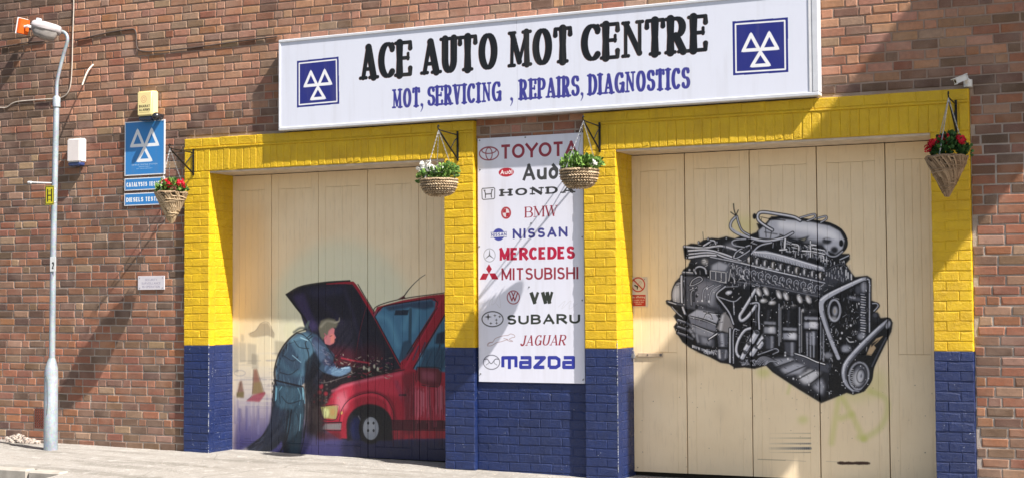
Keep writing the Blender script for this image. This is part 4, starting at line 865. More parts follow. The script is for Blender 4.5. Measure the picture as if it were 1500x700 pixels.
    li([(1100, 372), (1112, 360), (1130, 355)], 2.2, L, 1, 2); cv.st([(1029, 340), (1030, 352)], 1, K, .9, .4)
    for x, y in ((1023, 355), (1037, 350), (1050, 355), (1064, 349), (1061, 361), (1052, 366)): cv.el(x, y, 2, 2.6, K, 1, .6); cv.el(x-.4, y, 1, 1.6, L, .9, .5)
    cv.poly([(1060, 358), (1072, 354), (1080, 362), (1066, 366)], L, .45, 3)
    # ---- throttle gear under the plenum
    for i in range(120):
        x = R.uniform(1142, 1212); y = 356+(x-1142)*.26+R.uniform(-9, 10)
        if R.random() < .5: cv.st([(x, y), (x+R.uniform(3, 9), y+R.uniform(.5, 2.5))], R.uniform(.6, 1.4), R.choice([L, H, Mi]), .75, .4)
        else: cv.st([(x, y), (x+R.uniform(-.6, .6), y+R.uniform(3, 9))], R.uniform(.7, 1.6), R.choice([L, H, Mi]), .7, .4)
    for p, w in (([(1150, 350), (1149, 364)], 2.6), ([(1160, 357), (1169, 359), (1170, 366)], 1.6), ([(1187, 353), (1187, 376)], 1.8), ([(1175, 367), (1188, 368)], 2), ([(1190, 363), (1208, 367)], 1.6), ([(1190, 368), (1208, 372)], 1.6), ([(1200, 374), (1206, 375), (1206, 383)], 1.6), ([(1188, 358), (1195, 359)], 2), ([(1142, 366), (1152, 365)], 2)): li(p, w, H, .95, 1.2)
    # cam cover
    cv.poly([(1102, 367), (1122, 367), (1150, 374), (1180, 383), (1207, 391), (1208, 397), (1180, 392), (1140, 381), (1103, 373)], L, .95, .8); cv.st([(1104, 369), (1130, 371), (1160, 379), (1204, 392)], 1.4, H, .95)
    for i in range(26): x = 1104+i*4; cv.st([(x, 369+i*1.02), (x+1.5, 373+i*1.02)], .8, K, .55, .4)
    cv.st([(1106, 377), (1150, 386), (1205, 400)], 2.2, K, .95, .6)
    # springs
    for i in range(10):
        x, y = 1099+11.6*i, 380.5+2.55*i; cv.el(x, y, 5.2, 6.2, K, 1, .8); cv.el(x-1.2, y, 3.6, 5.4, (.27, .27, .29) if i % 3 else (.33, .31, .29), .95, .8); cv.el(x+.4, y+.4, 2.4, 4.2, K, .85, .8); cv.el(x-2.2, y-.4, 1, 3.8, H, .85, .5); cv.el(x+3.5, y+5, .9, 1.8, H, .7, .4)
    for i in range(7):
        x, y = 1062+6*i, 386+1.5*i; cv.el(x, y, 2, 3, L, .6, .8); cv.el(x+1, y, 1.2, 2, K, .8, .6)
    li([(1040, 376), (1085, 385), (1130, 396), (1170, 405), (1208, 414)], 1.8, L, 1, 1.6); cv.st([(1085, 384.5), (1130, 395.5), (1170, 404.5)], .8, H, .9)
    # second row of fittings
    for i in range(12):
        x, y = 1083+10.4*i, 393+2.35*i; li([(x-3, y+7), (x-3.6, y+1), (x, y-2), (x+3.4, y+1), (x+2.6, y+5)], 1.3, L, .9, 1); cv.el(x+.5, y+2.5, 1.6, 1.2, L, .7, .5); cv.st([(x, y+8), (x+2, y+12)], 1.4, H, .7, .4)
    for i in range(90):
        t = R.random(); x = 1082+t*124; y = 402+t*24+R.uniform(0, 8); cv.st([(x, y), (x+R.uniform(1, 5), y+R.uniform(0, 2))], R.uniform(.6, 1.3), R.choice([L, H, Mi]), .6, .4)
    cv.st([(1050, 407), (1090, 411), (1140, 421), (1205, 434)], 3, K, .8, 1); cv.st([(1080, 412), (1130, 420), (1170, 428), (1200, 434)], 1.2, L, .6, .6); cv.poly([(1085, 412), (1200, 436), (1200, 428), (1110, 410)], Mi, .5, 2)
    # battery-like box
    cv.poly([(1040, 388), (1052, 382), (1066, 386), (1070, 396), (1064, 415), (1040, 410)], Mi, 1, .8); cv.poly([(1043, 388), (1053, 383), (1066, 388), (1062, 396), (1042, 395)], L, .8, 1.6)
    for p in ([(1040, 396), (1063, 399)], [(1040, 409), (1063, 414)], [(1040, 396), (1040, 410)], [(1063, 399), (1063, 414)], [(1070, 394), (1067, 411)], [(1048, 398), (1048, 410)], [(1056, 399), (1056, 411)]): li(p, 1.1, H, .9, 1)
    cv.el(1032, 383, 5, 4.6, (.28, .27, .27), 1, 1); cv.el(1031, 382, 3, 2.6, H, .7, 1.4); li([(1019, 400), (1017, 394), (1024, 390), (1032, 393), (1034, 400)], 2.4, L)
    for x in (1010, 1017): cv.st([(x, 386), (x, 396)], 2.4, K, 1, .6); cv.el(x-.5, 395, 1.6, 2, L, .8, .5)
    for i in range(60):
        x = R.uniform(1070, 1100); y = R.uniform(388, 418); cv.st([(x, y), (x+R.uniform(-2, 3), y+R.uniform(1, 6))], R.uniform(.6, 1.3), R.choice([L, Mi, H]), .6, .4)
    # ---- bell housing
    cv.poly([(990, 415), (998, 404), (1030, 405), (1062, 416), (1050, 425), (1048, 440), (1060, 458), (1040, 456), (1012, 452), (996, 447), (987, 440), (986, 425)], Mi, 1, 1.6)
    cv.poly([(1018, 412), (1045, 414), (1040, 432), (1030, 448), (1015, 440)], (.30, .30, .34), .8, 4); cv.st([(1024, 446), (1045, 452), (1058, 456)], 5, Dk, .7, 2.5); cv.poly([(1043, 418), (1056, 419), (1046, 432), (1044, 448), (1036, 446)], L, .6, 3)
    cv.el(993, 430, 9, 18, (.33, .33, .36), 1, 1.4, rot=6); cv.el(990, 429, 4.5, 11, H, .6, 3, rot=6); cv.el(993, 430, 9.5, 18.5, K, .85, .6, rot=6, ring=1.8)
    for a in range(5): cv.el(988+a*1.2, 444-a*.4, .8, .8, H, .7, .3)
    tube([(998, 404), (998, 425), (999, 446), (1003, 459)], 3.6); cv.st([(1000, 399), (1014, 400)], 4, Mi, 1, 1); cv.st([(1000, 398), (1014, 399)], 1.2, H, .8)
    li([(1010, 418), (1014, 410), (1024, 405), (1028, 410), (1016, 417), (1010, 418)], 1.4, L); li([(1010, 424), (1018, 422), (1020, 420)], 1.4, L); li([(1012, 446), (1012, 428), (1017, 424)], 1.4, L, .9)
    li([(1016, 440), (1016, 428), (1020, 424)], 1.1, Mi, .9)
    for p in ([(1036, 419), (1030, 425), (1028, 440)], [(1055, 417), (1042, 425), (1038, 441)], [(1045, 417), (1035, 422)]): li(p, 1.5, L, .95, 1.4); cv.el(p[-1][0], p[-1][1], 1.2, 1.8, H, .9, .4)
    cv.el(1020, 433, 2, 2.4, K, .9, .6); cv.el(1020, 449, 2.4, 3.4, Dk, 1, .6)
    li([(977, 441), (988, 444), (999, 446)], 3, Mi); cv.st([(979, 441.5), (990, 445)], 1, H, .9); li([(984, 449), (992, 458), (998, 463)], 1.6, L, .8)
    for y in (468, 478, 487): li([(992, y), (1004, y+4), (1014, y+9)], 3.2, Mi); cv.st([(993, y-.8), (1004, y+3)], 1, L, .9)
    # gearbox block
    cv.poly([(1008, 461), (1020, 453), (1046, 457), (1052, 466), (1049, 473), (1030, 466), (1008, 463)], L, .95, 1.2); cv.poly([(1008, 464), (1048, 475), (1048, 485), (1012, 474)], (.25, .255, .30), 1, 1); cv.poly([(1010, 475), (1046, 486), (1045, 494), (1022, 492), (1014, 484)], L, .65, 2)
    for p in ([(1010, 462), (1030, 467), (1048, 474)], [(1030, 456), (1051, 459)], [(1014, 474), (1044, 486)], [(1031, 465), (1034, 459), (1040, 460), (1043, 467)]): cv.st(p, 1.6, K, .9, .5); cv.st([(x, y+1.4) for x, y in p], .8, H, .8, .4)
    cv.poly([(1016, 487), (1046, 497), (1046, 508), (1026, 504), (1018, 496)], Mi, .9, 1.6); cv.st([(1020, 490), (1022, 500)], 3, L, .6, 1.5); cv.poly([(1026, 492), (1042, 497), (1040, 505), (1028, 502)], L, .5, 2)
    cv.st([(1010, 482), (1016, 492)], 3, L, .7, 1.5); li([(1050, 488), (1038, 496)], 1.6, H)
    for i in range(22): x = 1014+i*1.5; cv.st([(x, 505+i*.55), (x+R.uniform(-1, 2), 508+i*.55)], 1.3, R.choice([L, H, Mi]), .85, .4)
    for i in range(16): x = 1033+i*1; cv.st([(x, 512+R.uniform(-1, 4)), (x+R.uniform(-2, 2), 516+R.uniform(-1, 3))], 1.2, R.choice([L, H]), .8, .4)
    # drive cylinder under the block
    cv.poly([(1049, 481), (1060, 456), (1070, 464), (1074, 480), (1066, 487)], (.30, .29, .30), 1, 1.2); cv.st([(1058, 462), (1055, 482)], 4, H, .6, 2); cv.poly([(1050, 486), (1066, 488), (1065, 509), (1052, 508)], Mi, 1, .8); cv.st([(1057, 490), (1058, 506)], 5, L, .85, 1.8)
    cv.el(1058, 518, 9, 9.5, Mi, 1, 1); cv.st([(1053, 513), (1054, 523)], 3, H, .75, 1.4); cv.st([(1063, 513), (1062, 523)], 2, L, .7, 1); cv.el(1058, 509, 8, 2, K, .8, .6)
    # ---- triangular bracket
    cv.poly([(1049, 432), (1064, 419), (1100, 424), (1098, 437), (1086, 446), (1084, 472), (1076, 476), (1062, 456)], (.012, .013, .02), 1, 1)
    li([(1062, 419), (1049, 431), (1058, 444), (1068, 458), (1074, 474)], 2.2, L); cv.st([(1051, 434), (1074, 441), (1085, 434)], 1.5, L, .9, .5); cv.st([(1074, 441), (1075, 460)], 1.6, L, .9, .5); cv.el(1067, 428, 5, 3, L, 1, .7, rot=-15); cv.el(1067, 428, 2.5, 1.4, H, .9, .5); cv.st([(1060, 420), (1080, 419)], 1.4, L, .6, .6)
    # ---- V pipe, square pipe, swan neck
    tube([(1106, 424), (1099, 436), (1088, 454), (1083, 463), (1086, 469), (1095, 463), (1107, 447)], 5)
    li([(1099, 444), (1111, 444), (1111, 462), (1112, 481)], 2.4, L); cv.st([(1107, 447), (1107, 476)], 1.6, Mi, .9, .6)
    tube([(1099, 480), (1090, 484), (1081, 498), (1078, 513), (1083, 522), (1091, 518), (1099, 505)], 4.4)
    tube([(1069, 481), (1069, 500), (1069, 530)], 2.8); li([(1074, 531), (1074, 485), (1082, 483)], 1.6, L); cv.st([(1075, 534), (1075, 539)], 2.4, K, .95, .6); li([(1093, 500), (1098, 490)], 1, L, .7)
    for (xa, ya), (xb, yb), w in (((1108, 487), (1101, 499), 9.5), ((1119, 492), (1112, 504), 9.5), ((1096, 504), (1092, 511), 8), ((1107, 509), (1101, 518), 8), ((1090, 517), (1087, 523), 7), ((1118, 500), (1112, 508), 6)):
        cv.st([(xa, ya), (xb, yb)], w+2, K, 1, .5, sm=False); cv.st([(xa, ya), (xb, yb)], w*.9, L, 1, .8, sm=False); cv.st([(xa-1.5, ya), (xb-1.5, yb)], w*.35, H, .8, 1, sm=False); cv.el(xa+.4, ya-.8, w*.42, w*.28, K, .85, .6, rot=30)
    # ---- valves
    for x, y in ((1111, 427), (1122, 426), (1141, 431), (1151, 433), (1171, 437), (1184, 438)): cv.el(x, y, 3.4, 7, (.40, .39, .40), 1, 1.1, rot=-24); cv.el(x-.5, y+1, 1.8, 4.6, H, .85, 1, rot=-24)
    for x, y in ((1118, 440), (1131, 443), (1150, 449), (1162, 449), (1179, 454), (1191, 455)): cv.st([(x-2, y-8), (x, y-2)], 1, L, .6, .6); cv.el(x, y, 5.4, 3, (.42, .41, .41), 1, 1, rot=-8); cv.el(x-1, y-.5, 3, 1.6, H, .9, .9)
    # ---- cylinders
    for x0, x1, yt, lv in ((1118, 1137, 470, .8), (1146, 1168, 479, .95), (1177, 1199, 463, 1)):
        cx = (x0+x1)/2; cv.poly([(x0, 445), (x1, 448), (x1, 518), (x0, 512)], (.008, .009, .018), .9, 1)
        cv.poly([(x0+1, yt), (x1-1, yt+1), (x1-1, yt+5), (x0+1, yt+4)], L, lv*.75, .9); cv.poly([(x0+1, yt+8), (x1-1, yt+9), (x1-1, yt+18), (x0+1, yt+17)], L, lv*.85, 1.4); cv.poly([(cx-2, yt+6), (x1-3, yt+7), (x1-3, yt+17), (cx-2, yt+16)], H, lv*.8, 2)
        cv.poly([(x0+3, yt+21), (x1-3, yt+22), (x1-4, yt+42), (x0+4, yt+40)], Mi, .8, 1.6); cv.st([(cx+3, yt+23), (cx+3, yt+40)], 3.6, L, lv*.7, 1.6); cv.el(cx, yt+6.5, (x1-x0)/2-1, 1.2, K, .9, .5); cv.el(cx, yt+20, (x1-x0)/2-1, 1.4, K, .9, .5)
        cv.st([(cx-2, 455), (cx-3, yt-3)], 3, Mi, .5, 2)
    for x, y0, y1, w in ((1141, 445, 505, 2.2), (1143.5, 450, 500, .8), (1171, 450, 520, 2.4), (1174, 455, 515, 1), (1202, 470, 525, 1.6), (1206, 475, 528, 2.2)): cv.st([(x, y0), (x, y1)], w, L if w > 1.5 else H, .6, .7, sm=False)
    for x in (1182, 1187, 1192): cv.st([(x, 488), (x+R.uniform(-.5, .5), 522)], 2.2, L, .75, 1)
    # ---- sump
    cv.poly([(1118, 531), (1130, 523), (1152, 519), (1165, 524), (1190, 532), (1206, 533), (1215, 545), (1210, 578), (1203, 583), (1166, 561), (1134, 543)], Dk, 1, 1)
    cv.poly([(1130, 526), (1160, 523), (1165, 528), (1138, 537)], L, .7, 2); cv.poly([(1142, 540), (1165, 531), (1182, 534), (1172, 547), (1152, 548)], L, .85, 2.4); cv.poly([(1168, 552), (1186, 540), (1202, 545), (1190, 560), (1178, 562)], H, .75, 2.6); cv.poly([(1190, 566), (1203, 553), (1208, 565), (1204, 578)], L, .7, 2.4)
    for p in ([(1134, 538), (1162, 528)], [(1150, 548), (1185, 533)], [(1166, 556), (1200, 538)], [(1184, 564), (1205, 548)]): cv.st(p, 2.2, K, .85, .9)
    cv.poly([(1163, 516), (1190, 526), (1208, 532), (1218, 532), (1214, 545), (1190, 540), (1166, 528)], Mi, .8, 1.6); li([(1164, 517), (1180, 522), (1195, 529), (1208, 533)], 1.4, H)
    for x, y in ((1162, 554), (1185, 563), (1172, 551), (1150, 520), (1154, 525), (1150, 516)): cv.el(x, y, 1.2, 1.6, H, .9, .5)
    for i in range(9): li([(1104+i*2.2, 532+R.uniform(-2, 3)), (1112+i*2, 524+i*.6), (1122+i*2, 522+i*.9), (1132+i, 526+i*.8)], 1.3, L, .8, 1.2)
    li([(1110, 519), (1124, 514), (1136, 510), (1140, 514), (1132, 518)], 1.6, L, .8)
    for i in range(26): x = R.uniform(1082, 1122); cv.st([(x, 530+R.uniform(-4, 5)), (x+R.uniform(2, 6), 530+R.uniform(-4, 5))], 1.4, R.choice([L, Mi]), .7, .6)
    # ---- timing side
    for i in range(150):
        x = R.uniform(1200, 1270); y = R.uniform(430, 528)
        if inside(x, y): cv.st([(x, y), (x+R.uniform(-2, 2), y+R.uniform(1, 5))], R.uniform(.5, 1.4), R.choice([L, Mi, Mi, H]), .45, .5)
    for i in range(50):
        x = R.uniform(1206, 1246); y = R.uniform(378, 408); cv.st([(x, y), (x+R.uniform(-1, 1), y+R.uniform(2, 7))], R.uniform(.6, 1.4), R.choice([L, Mi, H]), .6, .4)
    li([(1210, 396), (1225, 388), (1236, 388), (1243, 400)], 1.4, Mi, .9); li([(1230, 380), (1243, 374)], 1.6, L)
    for x, y in ((1239, 398), (1242, 402), (1247, 404)): cv.st([(x, y-3), (x, y+5)], 1.8, H, .85, .5)
    cv.poly([(1252, 418), (1270, 412), (1271, 492), (1256, 495), (1258, 450)], Dk, .9, 1.5); cv.el(1265, 420, 4, 8, L, .75, 1.8); cv.el(1257, 424, 4, 6, Mi, .8, 1.6); cv.st([(1263, 440), (1264, 480)], 6, Mi, .7, 2)
    for i in range(16): cv.st([(1261+R.uniform(-1, 1), 430+i*3.8), (1267+R.uniform(-1, 1), 431+i*3.8)], 1.3, H if i % 3 else L, .85, .5)
    cv.st([(1244, 436), (1258, 438)], 5, Mi, 1, 1.4); cv.st([(1245, 435), (1252, 436)], 2, L, .8, 1)
    for x, y, q in ((1248, 455, 1.5), (1248, 466, 1.3), (1246, 476, 2.2), (1253, 485, 1.5), (1233, 487, 2), (1258, 444, 1.8), (1240, 480, 1.4), (1231, 495, 2)): cv.el(x, y, q+.8, q+1, K, 1, .5); cv.el(x, y, q*.7, q*.8, H, .85, .5)
    cv.el(1239, 510, 7, 5, L, .75, 2); cv.el(1262, 492, 6, 5, L, .7, 1.8); cv.st([(1240, 495), (1244, 500), (1250, 500)], 1.8, H, .7, .6); cv.el(1213, 520, 6, 4.5, L, .6, 1.6)
    cv.el(1222, 454, 10.5, 18, K, 1, .6); cv.el(1222, 454, 8.6, 15.5, L, .9, .9, ring=2.8); cv.el(1221, 466, 5, 3, H, .5, 1.8); cv.el(1223, 455, 3.4, 7, L, .9, 1.4); cv.el(1222.5, 455, 1.5, 4, (.4, .36, .32), .9, .7)
    # upper belt
    up_ = [(1271, 408), (1262, 409), (1240, 419), (1216, 431), (1204, 440), (1203, 453), (1209, 474), (1218, 500), (1228, 524)]
    cv.st(up_, [7, 8, 9, 10, 11, 11, 11, 10, 9], K, 1, .6); cv.st(up_, [4, 5, 6, 7, 8, 7.4, 6.5, 6, 5], L, 1, .8); cv.st([(1262, 408), (1240, 417.5), (1216, 429), (1202, 439)], 2, H, .8, .8); cv.st([(1206, 455), (1212, 476), (1222, 502)], 1.6, Mi, .9, .7)
    li([(1270, 408), (1273.5, 412), (1273.5, 440), (1273.5, 487)], 1.8, L)
    cv.st([(1278, 444), (1284, 444), (1287, 448), (1279, 457)], 3.6, K, 1, .6); cv.st([(1278, 444), (1284, 444), (1286, 448), (1280, 455)], 1.5, L, 1, .5); cv.el(1283, 464, 6, 8, Dk, 1, 1.2); cv.el(1282, 461, 3.5, 3, Mi, .8, 1)
    # lower belt and crank pulley
    cv.poly([(1294, 491), (1286, 500), (1280, 505), (1283, 509), (1276, 520), (1269, 519), (1275, 505), (1284, 495)], (.56, .44, .30), .9, .8); cv.poly([(1276, 503), (1288, 496), (1276, 508)], K, .9, .8)
    cv.el(1256, 549, 21, 27, K, 1, .8, rot=8); cv.el(1258, 550, 14, 20, L, .8, 1.2, rot=8, ring=2.6); cv.el(1259, 550, 10, 16, Mi, 1, 1.6, rot=8); cv.el(1257, 553, 7, 12, H, .6, 2.4, rot=8); cv.el(1261, 550, 6, 10, K, .7, .8, rot=8, ring=1.6); cv.el(1261, 550, 3, 6, L, .95, 1.2, rot=8); cv.el(1261.5, 550, 1.4, 3, Mi, .8, .6, rot=8)
    for i in range(9): cv.st([(1246+R.uniform(0, 2), 540+i*3), (1250, 541+i*3)], 1, H, .6, .4)
    lo = [(1301, 470), (1290, 479), (1270, 498), (1250, 519), (1239, 534), (1236, 548), (1240, 563), (1250, 573)]
    cv.st(lo, [11, 11, 12, 13, 13, 11, 9, 6], K, 1, .6); cv.st(lo, [6, 7, 8, 9, 9, 8, 5, 3], Mi, 1, .9); cv.st([(x-1, y-1) for x, y in lo], [3.5, 4, 4.6, 5, 5, 4, 3, 1.5], L, 1, 1); cv.st([(x-1.6, y-1.6) for x, y in lo[1:6]], 1.2, H, .8, .6); cv.st([(1239, 556), (1246, 569), (1258, 573)], 1.4, L, .7, .7)
    cv.st([(1304, 480), (1292, 507), (1279, 535), (1275, 556), (1264, 571)], 5, K, 1, .7); cv.st([(1298, 494), (1288, 513), (1277, 536)], 2, Mi, .9, .8); cv.el(1301, 476, 5, 8.5, K, 1, .8, rot=20); cv.el(1301, 475, 3, 6, L, .9, 1.2, rot=20)
    for i in range(700):
        x = R.uniform(985, 1275); y = R.uniform(372, 580)
        if not inside(x, y) or (1205 < x < 1240 and 425 < y < 480): continue
        if R.random() < .55: cv.st([(x, y), (x+R.uniform(1, 4), y+R.uniform(-1, 3))], R.uniform(.4, 1.0), K, R.uniform(.4, .9), .3, sm=False)
        else: cv.el(x, y, R.uniform(.4, .9), R.uniform(.5, 1.3), H, R.uniform(.4, .9), .3)
    k = cv.a[..., 3:] > .85; cv.a[..., :3] = np.where(k, np.power(np.maximum(cv.a[..., :3], 0), 1.32)*1.28, cv.a[..., :3])
    return image_from('engine_mural', cv.a), X0, X1

imgL, a0, a1 = mural_car()
sl_ = [-9.449, -8.949, -8.363, -7.767, -7.166, -6.651]
gl = garage_door('beige folding timber door painted with a mechanic leaning into a red car', sl_, imgL, 2.985, 2.825, .15, True, 4, .0+.035, .006)
imgR, a0, a1 = mural_engine()
sr_ = [-4.872, -4.345, -3.724, -3.106, -2.497, -2.036]
gr = garage_door('beige folding timber door painted with a large grey car engine', sr_, imgR, 2.985, 2.835, 1.135, False, 4, .02, .009)
for g_, im_, ss in ((gl, imgL, sl_), (gr, imgR, sr_)): pass

# ------------------------------------------------------------------ ground
def sheet(name, x0, x1, y0, y1, dx, dy, zf, mat, label_kind='structure'):
    nx = int(round((x1-x0)/dx)); ny = int(round((y1-y0)/dy)); m = MB(); v = []
    for j in range(ny+1):
        for i in range(nx+1):
            x = x0+(x1-x0)*i/nx; y = y0+(y1-y0)*j/ny; v.append((x, y, zf(x, y)))
    f = [(j*(nx+1)+i, j*(nx+1)+i+1, (j+1)*(nx+1)+i+1, (j+1)*(nx+1)+i) for j in range(ny) for i in range(nx)]
    m.add(v, f); return m.build(name, mat, smooth=True, kind=label_kind)
from mathutils import noise as mn
def pz(x, y): return ground_z(x)+.010*mn.noise(Vector((x*.9, y*1.4, 0)))+.004*mn.noise(Vector((x*5, y*5, 3)))
KY = -2.03
sheet('pavement', -20, 6, KY+.12, .5, .1, .1, pz, M_CONC)
sheet('road', -200, 200, -300, 200, 50, 50, lambda x, y: -.16, M_ASPH)
def apron(x, y): t = min(1, max(0, (KY+.12-y)/2.4)); return pz(x, y)*(1-t)-.15*t
sheet('driveway_apron', -9.62, 6, KY-2.4, KY+.12, .12, .12, apron, M_CONC)
x = -19.9; m_k = simple('kerb_stone', (.38, .345, .30), .9, .18, 6, bamt=.6)
while x < -9.7:
    e = min(x+.9, -9.6); m = MB(); z = ground_z((x+e)/2)+.006; m.bbox(x+.004, e-.004, KY-.01, KY+.125, z-.25, z, .018); m.build('kerb', m_k, kind='structure'); x += .9

# ------------------------------------------------------------------ main fascia sign
NAVY = (.020, .025, .19)
def tri_mark(cv, P, col, w=.055):
    """three outlined triangles, P maps 0..1 (v from the top) to a canvas point"""
    for tr in (((.335, .23), (.165, .57), (.505, .57)), ((.665, .23), (.495, .57), (.835, .57)), ((.5, .57), (.32, .86), (.68, .86))):
        q = [P(u, v) for u, v in tr]; s = np.hypot(*(np.array(P(1, 0))-np.array(P(0, 0)))); q = [np.array(a, float) for a in q]
        c = sum(q)/3; q = [c+(a-c)*.84 for a in q]; cv.strokep([(q[0]+q[1])/2, q[1], q[2], q[0], (q[0]+q[1])/2], w*s, col)
        for a, b, d in ((q[0], q[1], q[2]), (q[1], q[2], q[0]), (q[2], q[0], q[1])):
            e = a+(a-(b+d)/2)/np.hypot(*(a-(b+d)/2))*w*s*.85; n_ = (b-d)/np.hypot(*(b-d))*w*s*.38
            k = (a-(b+d)/2)/np.hypot(*(a-(b+d)/2)); cv.polyp([e, a+n_*1.1-k*w*s*.1, a-n_*1.1-k*w*s*.1], col)
def square_mark(cv, c4):
    a, b, c, d = cv.T(c4)         # TL TR BR BL
    def P(u, v): return (a*(1-u)+b*u)*(1-v)+(d*(1-u)+c*u)*v
    cv.polyp([a, b, c, d], NAVY); q = [P(.055, .055), P(.945, .055), P(.945, .945), P(.055, .945), P(.055, .055)]
    cv.strokep(q, .028*np.hypot(*(b-a)), (.8, .8, .82)); tri_mark(cv, P, (.8, .8, .82), .06)
SX0, SX1, SZ0, SZ1 = -8.520, -2.953, 3.3755, 4.310; SF = -.075
def fascia():
    cv = Canvas(SX0, SX1, SZ0, SZ1, 400, SF, (.68, .70, .80)); B = (.008, .008, .010); V = (.045, .045, .26)
    square_mark(cv, [(435, 90), (496, 83.5), (497, 152.5), (435, 158)]); square_mark(cv, [(1073, 32), (1154, 26), (1155, 106), (1074, 111)])
    base = lambda x: 118-(x-526)*.0832; top = lambda x: 66-(x-526)*.0885
    big = (('A', 526, 554), ('C', 554, 579), ('E', 579, 604), ('A', 615.5, 646), ('U', 645.5, 671.5), ('T', 671, 699.5), ('O', 701, 729), ('M', 743, 779), ('O', 780, 809), ('T', 810.5, 838.5), ('C', 851, 880.5), ('E', 880.5, 908), ('N', 909.5, 944.5), ('T', 944.5, 974.5), ('R', 975, 1008.5), ('E', 1008.5, 1037))
    for off, c in (((-.5, .3), (.22, .09, .06)), ((0, 0), B)):
        for ch, xa, xb in big: bold_letter(cv, ch, xa, xb, base, top, c, .205, .105, off)
    base = lambda x: 159.5-(x-575)*.0677; top = lambda x: 131.2-(x-575)*.0750
    for ch, xa, xb in (('M', 574, 589.4), ('O', 590.2, 602.8), ('T', 603.8, 615.5), ('S', 625.6, 637.2), ('E', 637, 649.2), ('R', 649.8, 663.2), ('V', 663.2, 676.4), ('I', 676.8, 683.4), ('C', 684, 696.2), ('I', 697.4, 704.4), ('N', 705.4, 719.8), ('G', 720.2, 734), ('R', 759.8, 773.6), ('E', 774, 786), ('P', 786.4, 799.6), ('A', 799.2, 815), ('I', 815.2, 822), ('R', 822.2, 836), ('S', 836.4, 848.6), ('D', 860.7, 875.2), ('I', 875.6, 882.4), ('A', 883.4, 899.6), ('G', 900, 914.4), ('N', 915.2, 931), ('O', 931.6, 946.2), ('S', 947, 959.4), ('T', 960.2, 973.8), ('I', 974.8, 982.2), ('C', 983.4, 996.6), ('S', 997.8, 1010.5)): bold_letter(cv, ch, xa, xb, base, top, V, .178, .105)
    for x, y in ((617.8, 156), (749.3, 147.5), (852.4, 140)): cv.el(x, y-2, 2.0, 2.6, V); cv.st([(x+1.2, y-2), (x+.9, y+3), (x-1.4, y+8)], [2.4, 1.8, .8], V)
    return image_from('fascia_print', cv.a)
im = fascia(); mf = print_mat('fascia_sheet', im, None, .22, .05)
sg = thing('fascia_sign', 'long white fascia sign with heavy black lettering and two navy three-triangle badges above the doors', 'sign', ((SX0+SX1)/2, -.03, SZ0))
SXM = survey(757, 95, SF)[0]
for a, b in ((SX0+.02, SXM-.0015), (SXM+.0015, SX1-.02)):
    m = MB(); m.bbox(a, b, SF, SF+.006, SZ0+.02, SZ1-.02, .001); m.build('face_sheet', mf, sg, uv=(SX0, SX1, SZ0, SZ1))
m = MB(); m.box(SX0+.01, SX1-.01, SF+.008, .046, SZ0+.01, SZ1-.01); m.build('cabinet', M_WHITE, sg)
fr = simple('satin_white_aluminium', (.62, .63, .67), .3, .05, metallic=.1)
for n_, q in (('frame_rail', (SX0, SX1, SZ1-.03, SZ1)), ('frame_rail', (SX0, SX1, SZ0, SZ0+.034))):
    m = MB(); m.bbox(q[0], q[1], SF-.0105, .03, q[2], q[3], .006); m.build(n_, fr, sg)
for a, b in ((SX0, SX0+.022), (SX1-.055, SX1)):
    m = MB(); m.bbox(a, b, SF-.0095, .028, SZ0+.0345, SZ1-.0305, .005); m.build('frame_stile', fr, sg)
m = MB(); m.bbox(SX1-.085, SX1-.056, SF-.006, SF+.004, SZ0+.0345, SZ1-.0305, .003); m.build('frame_bead', M_WHITE, sg)

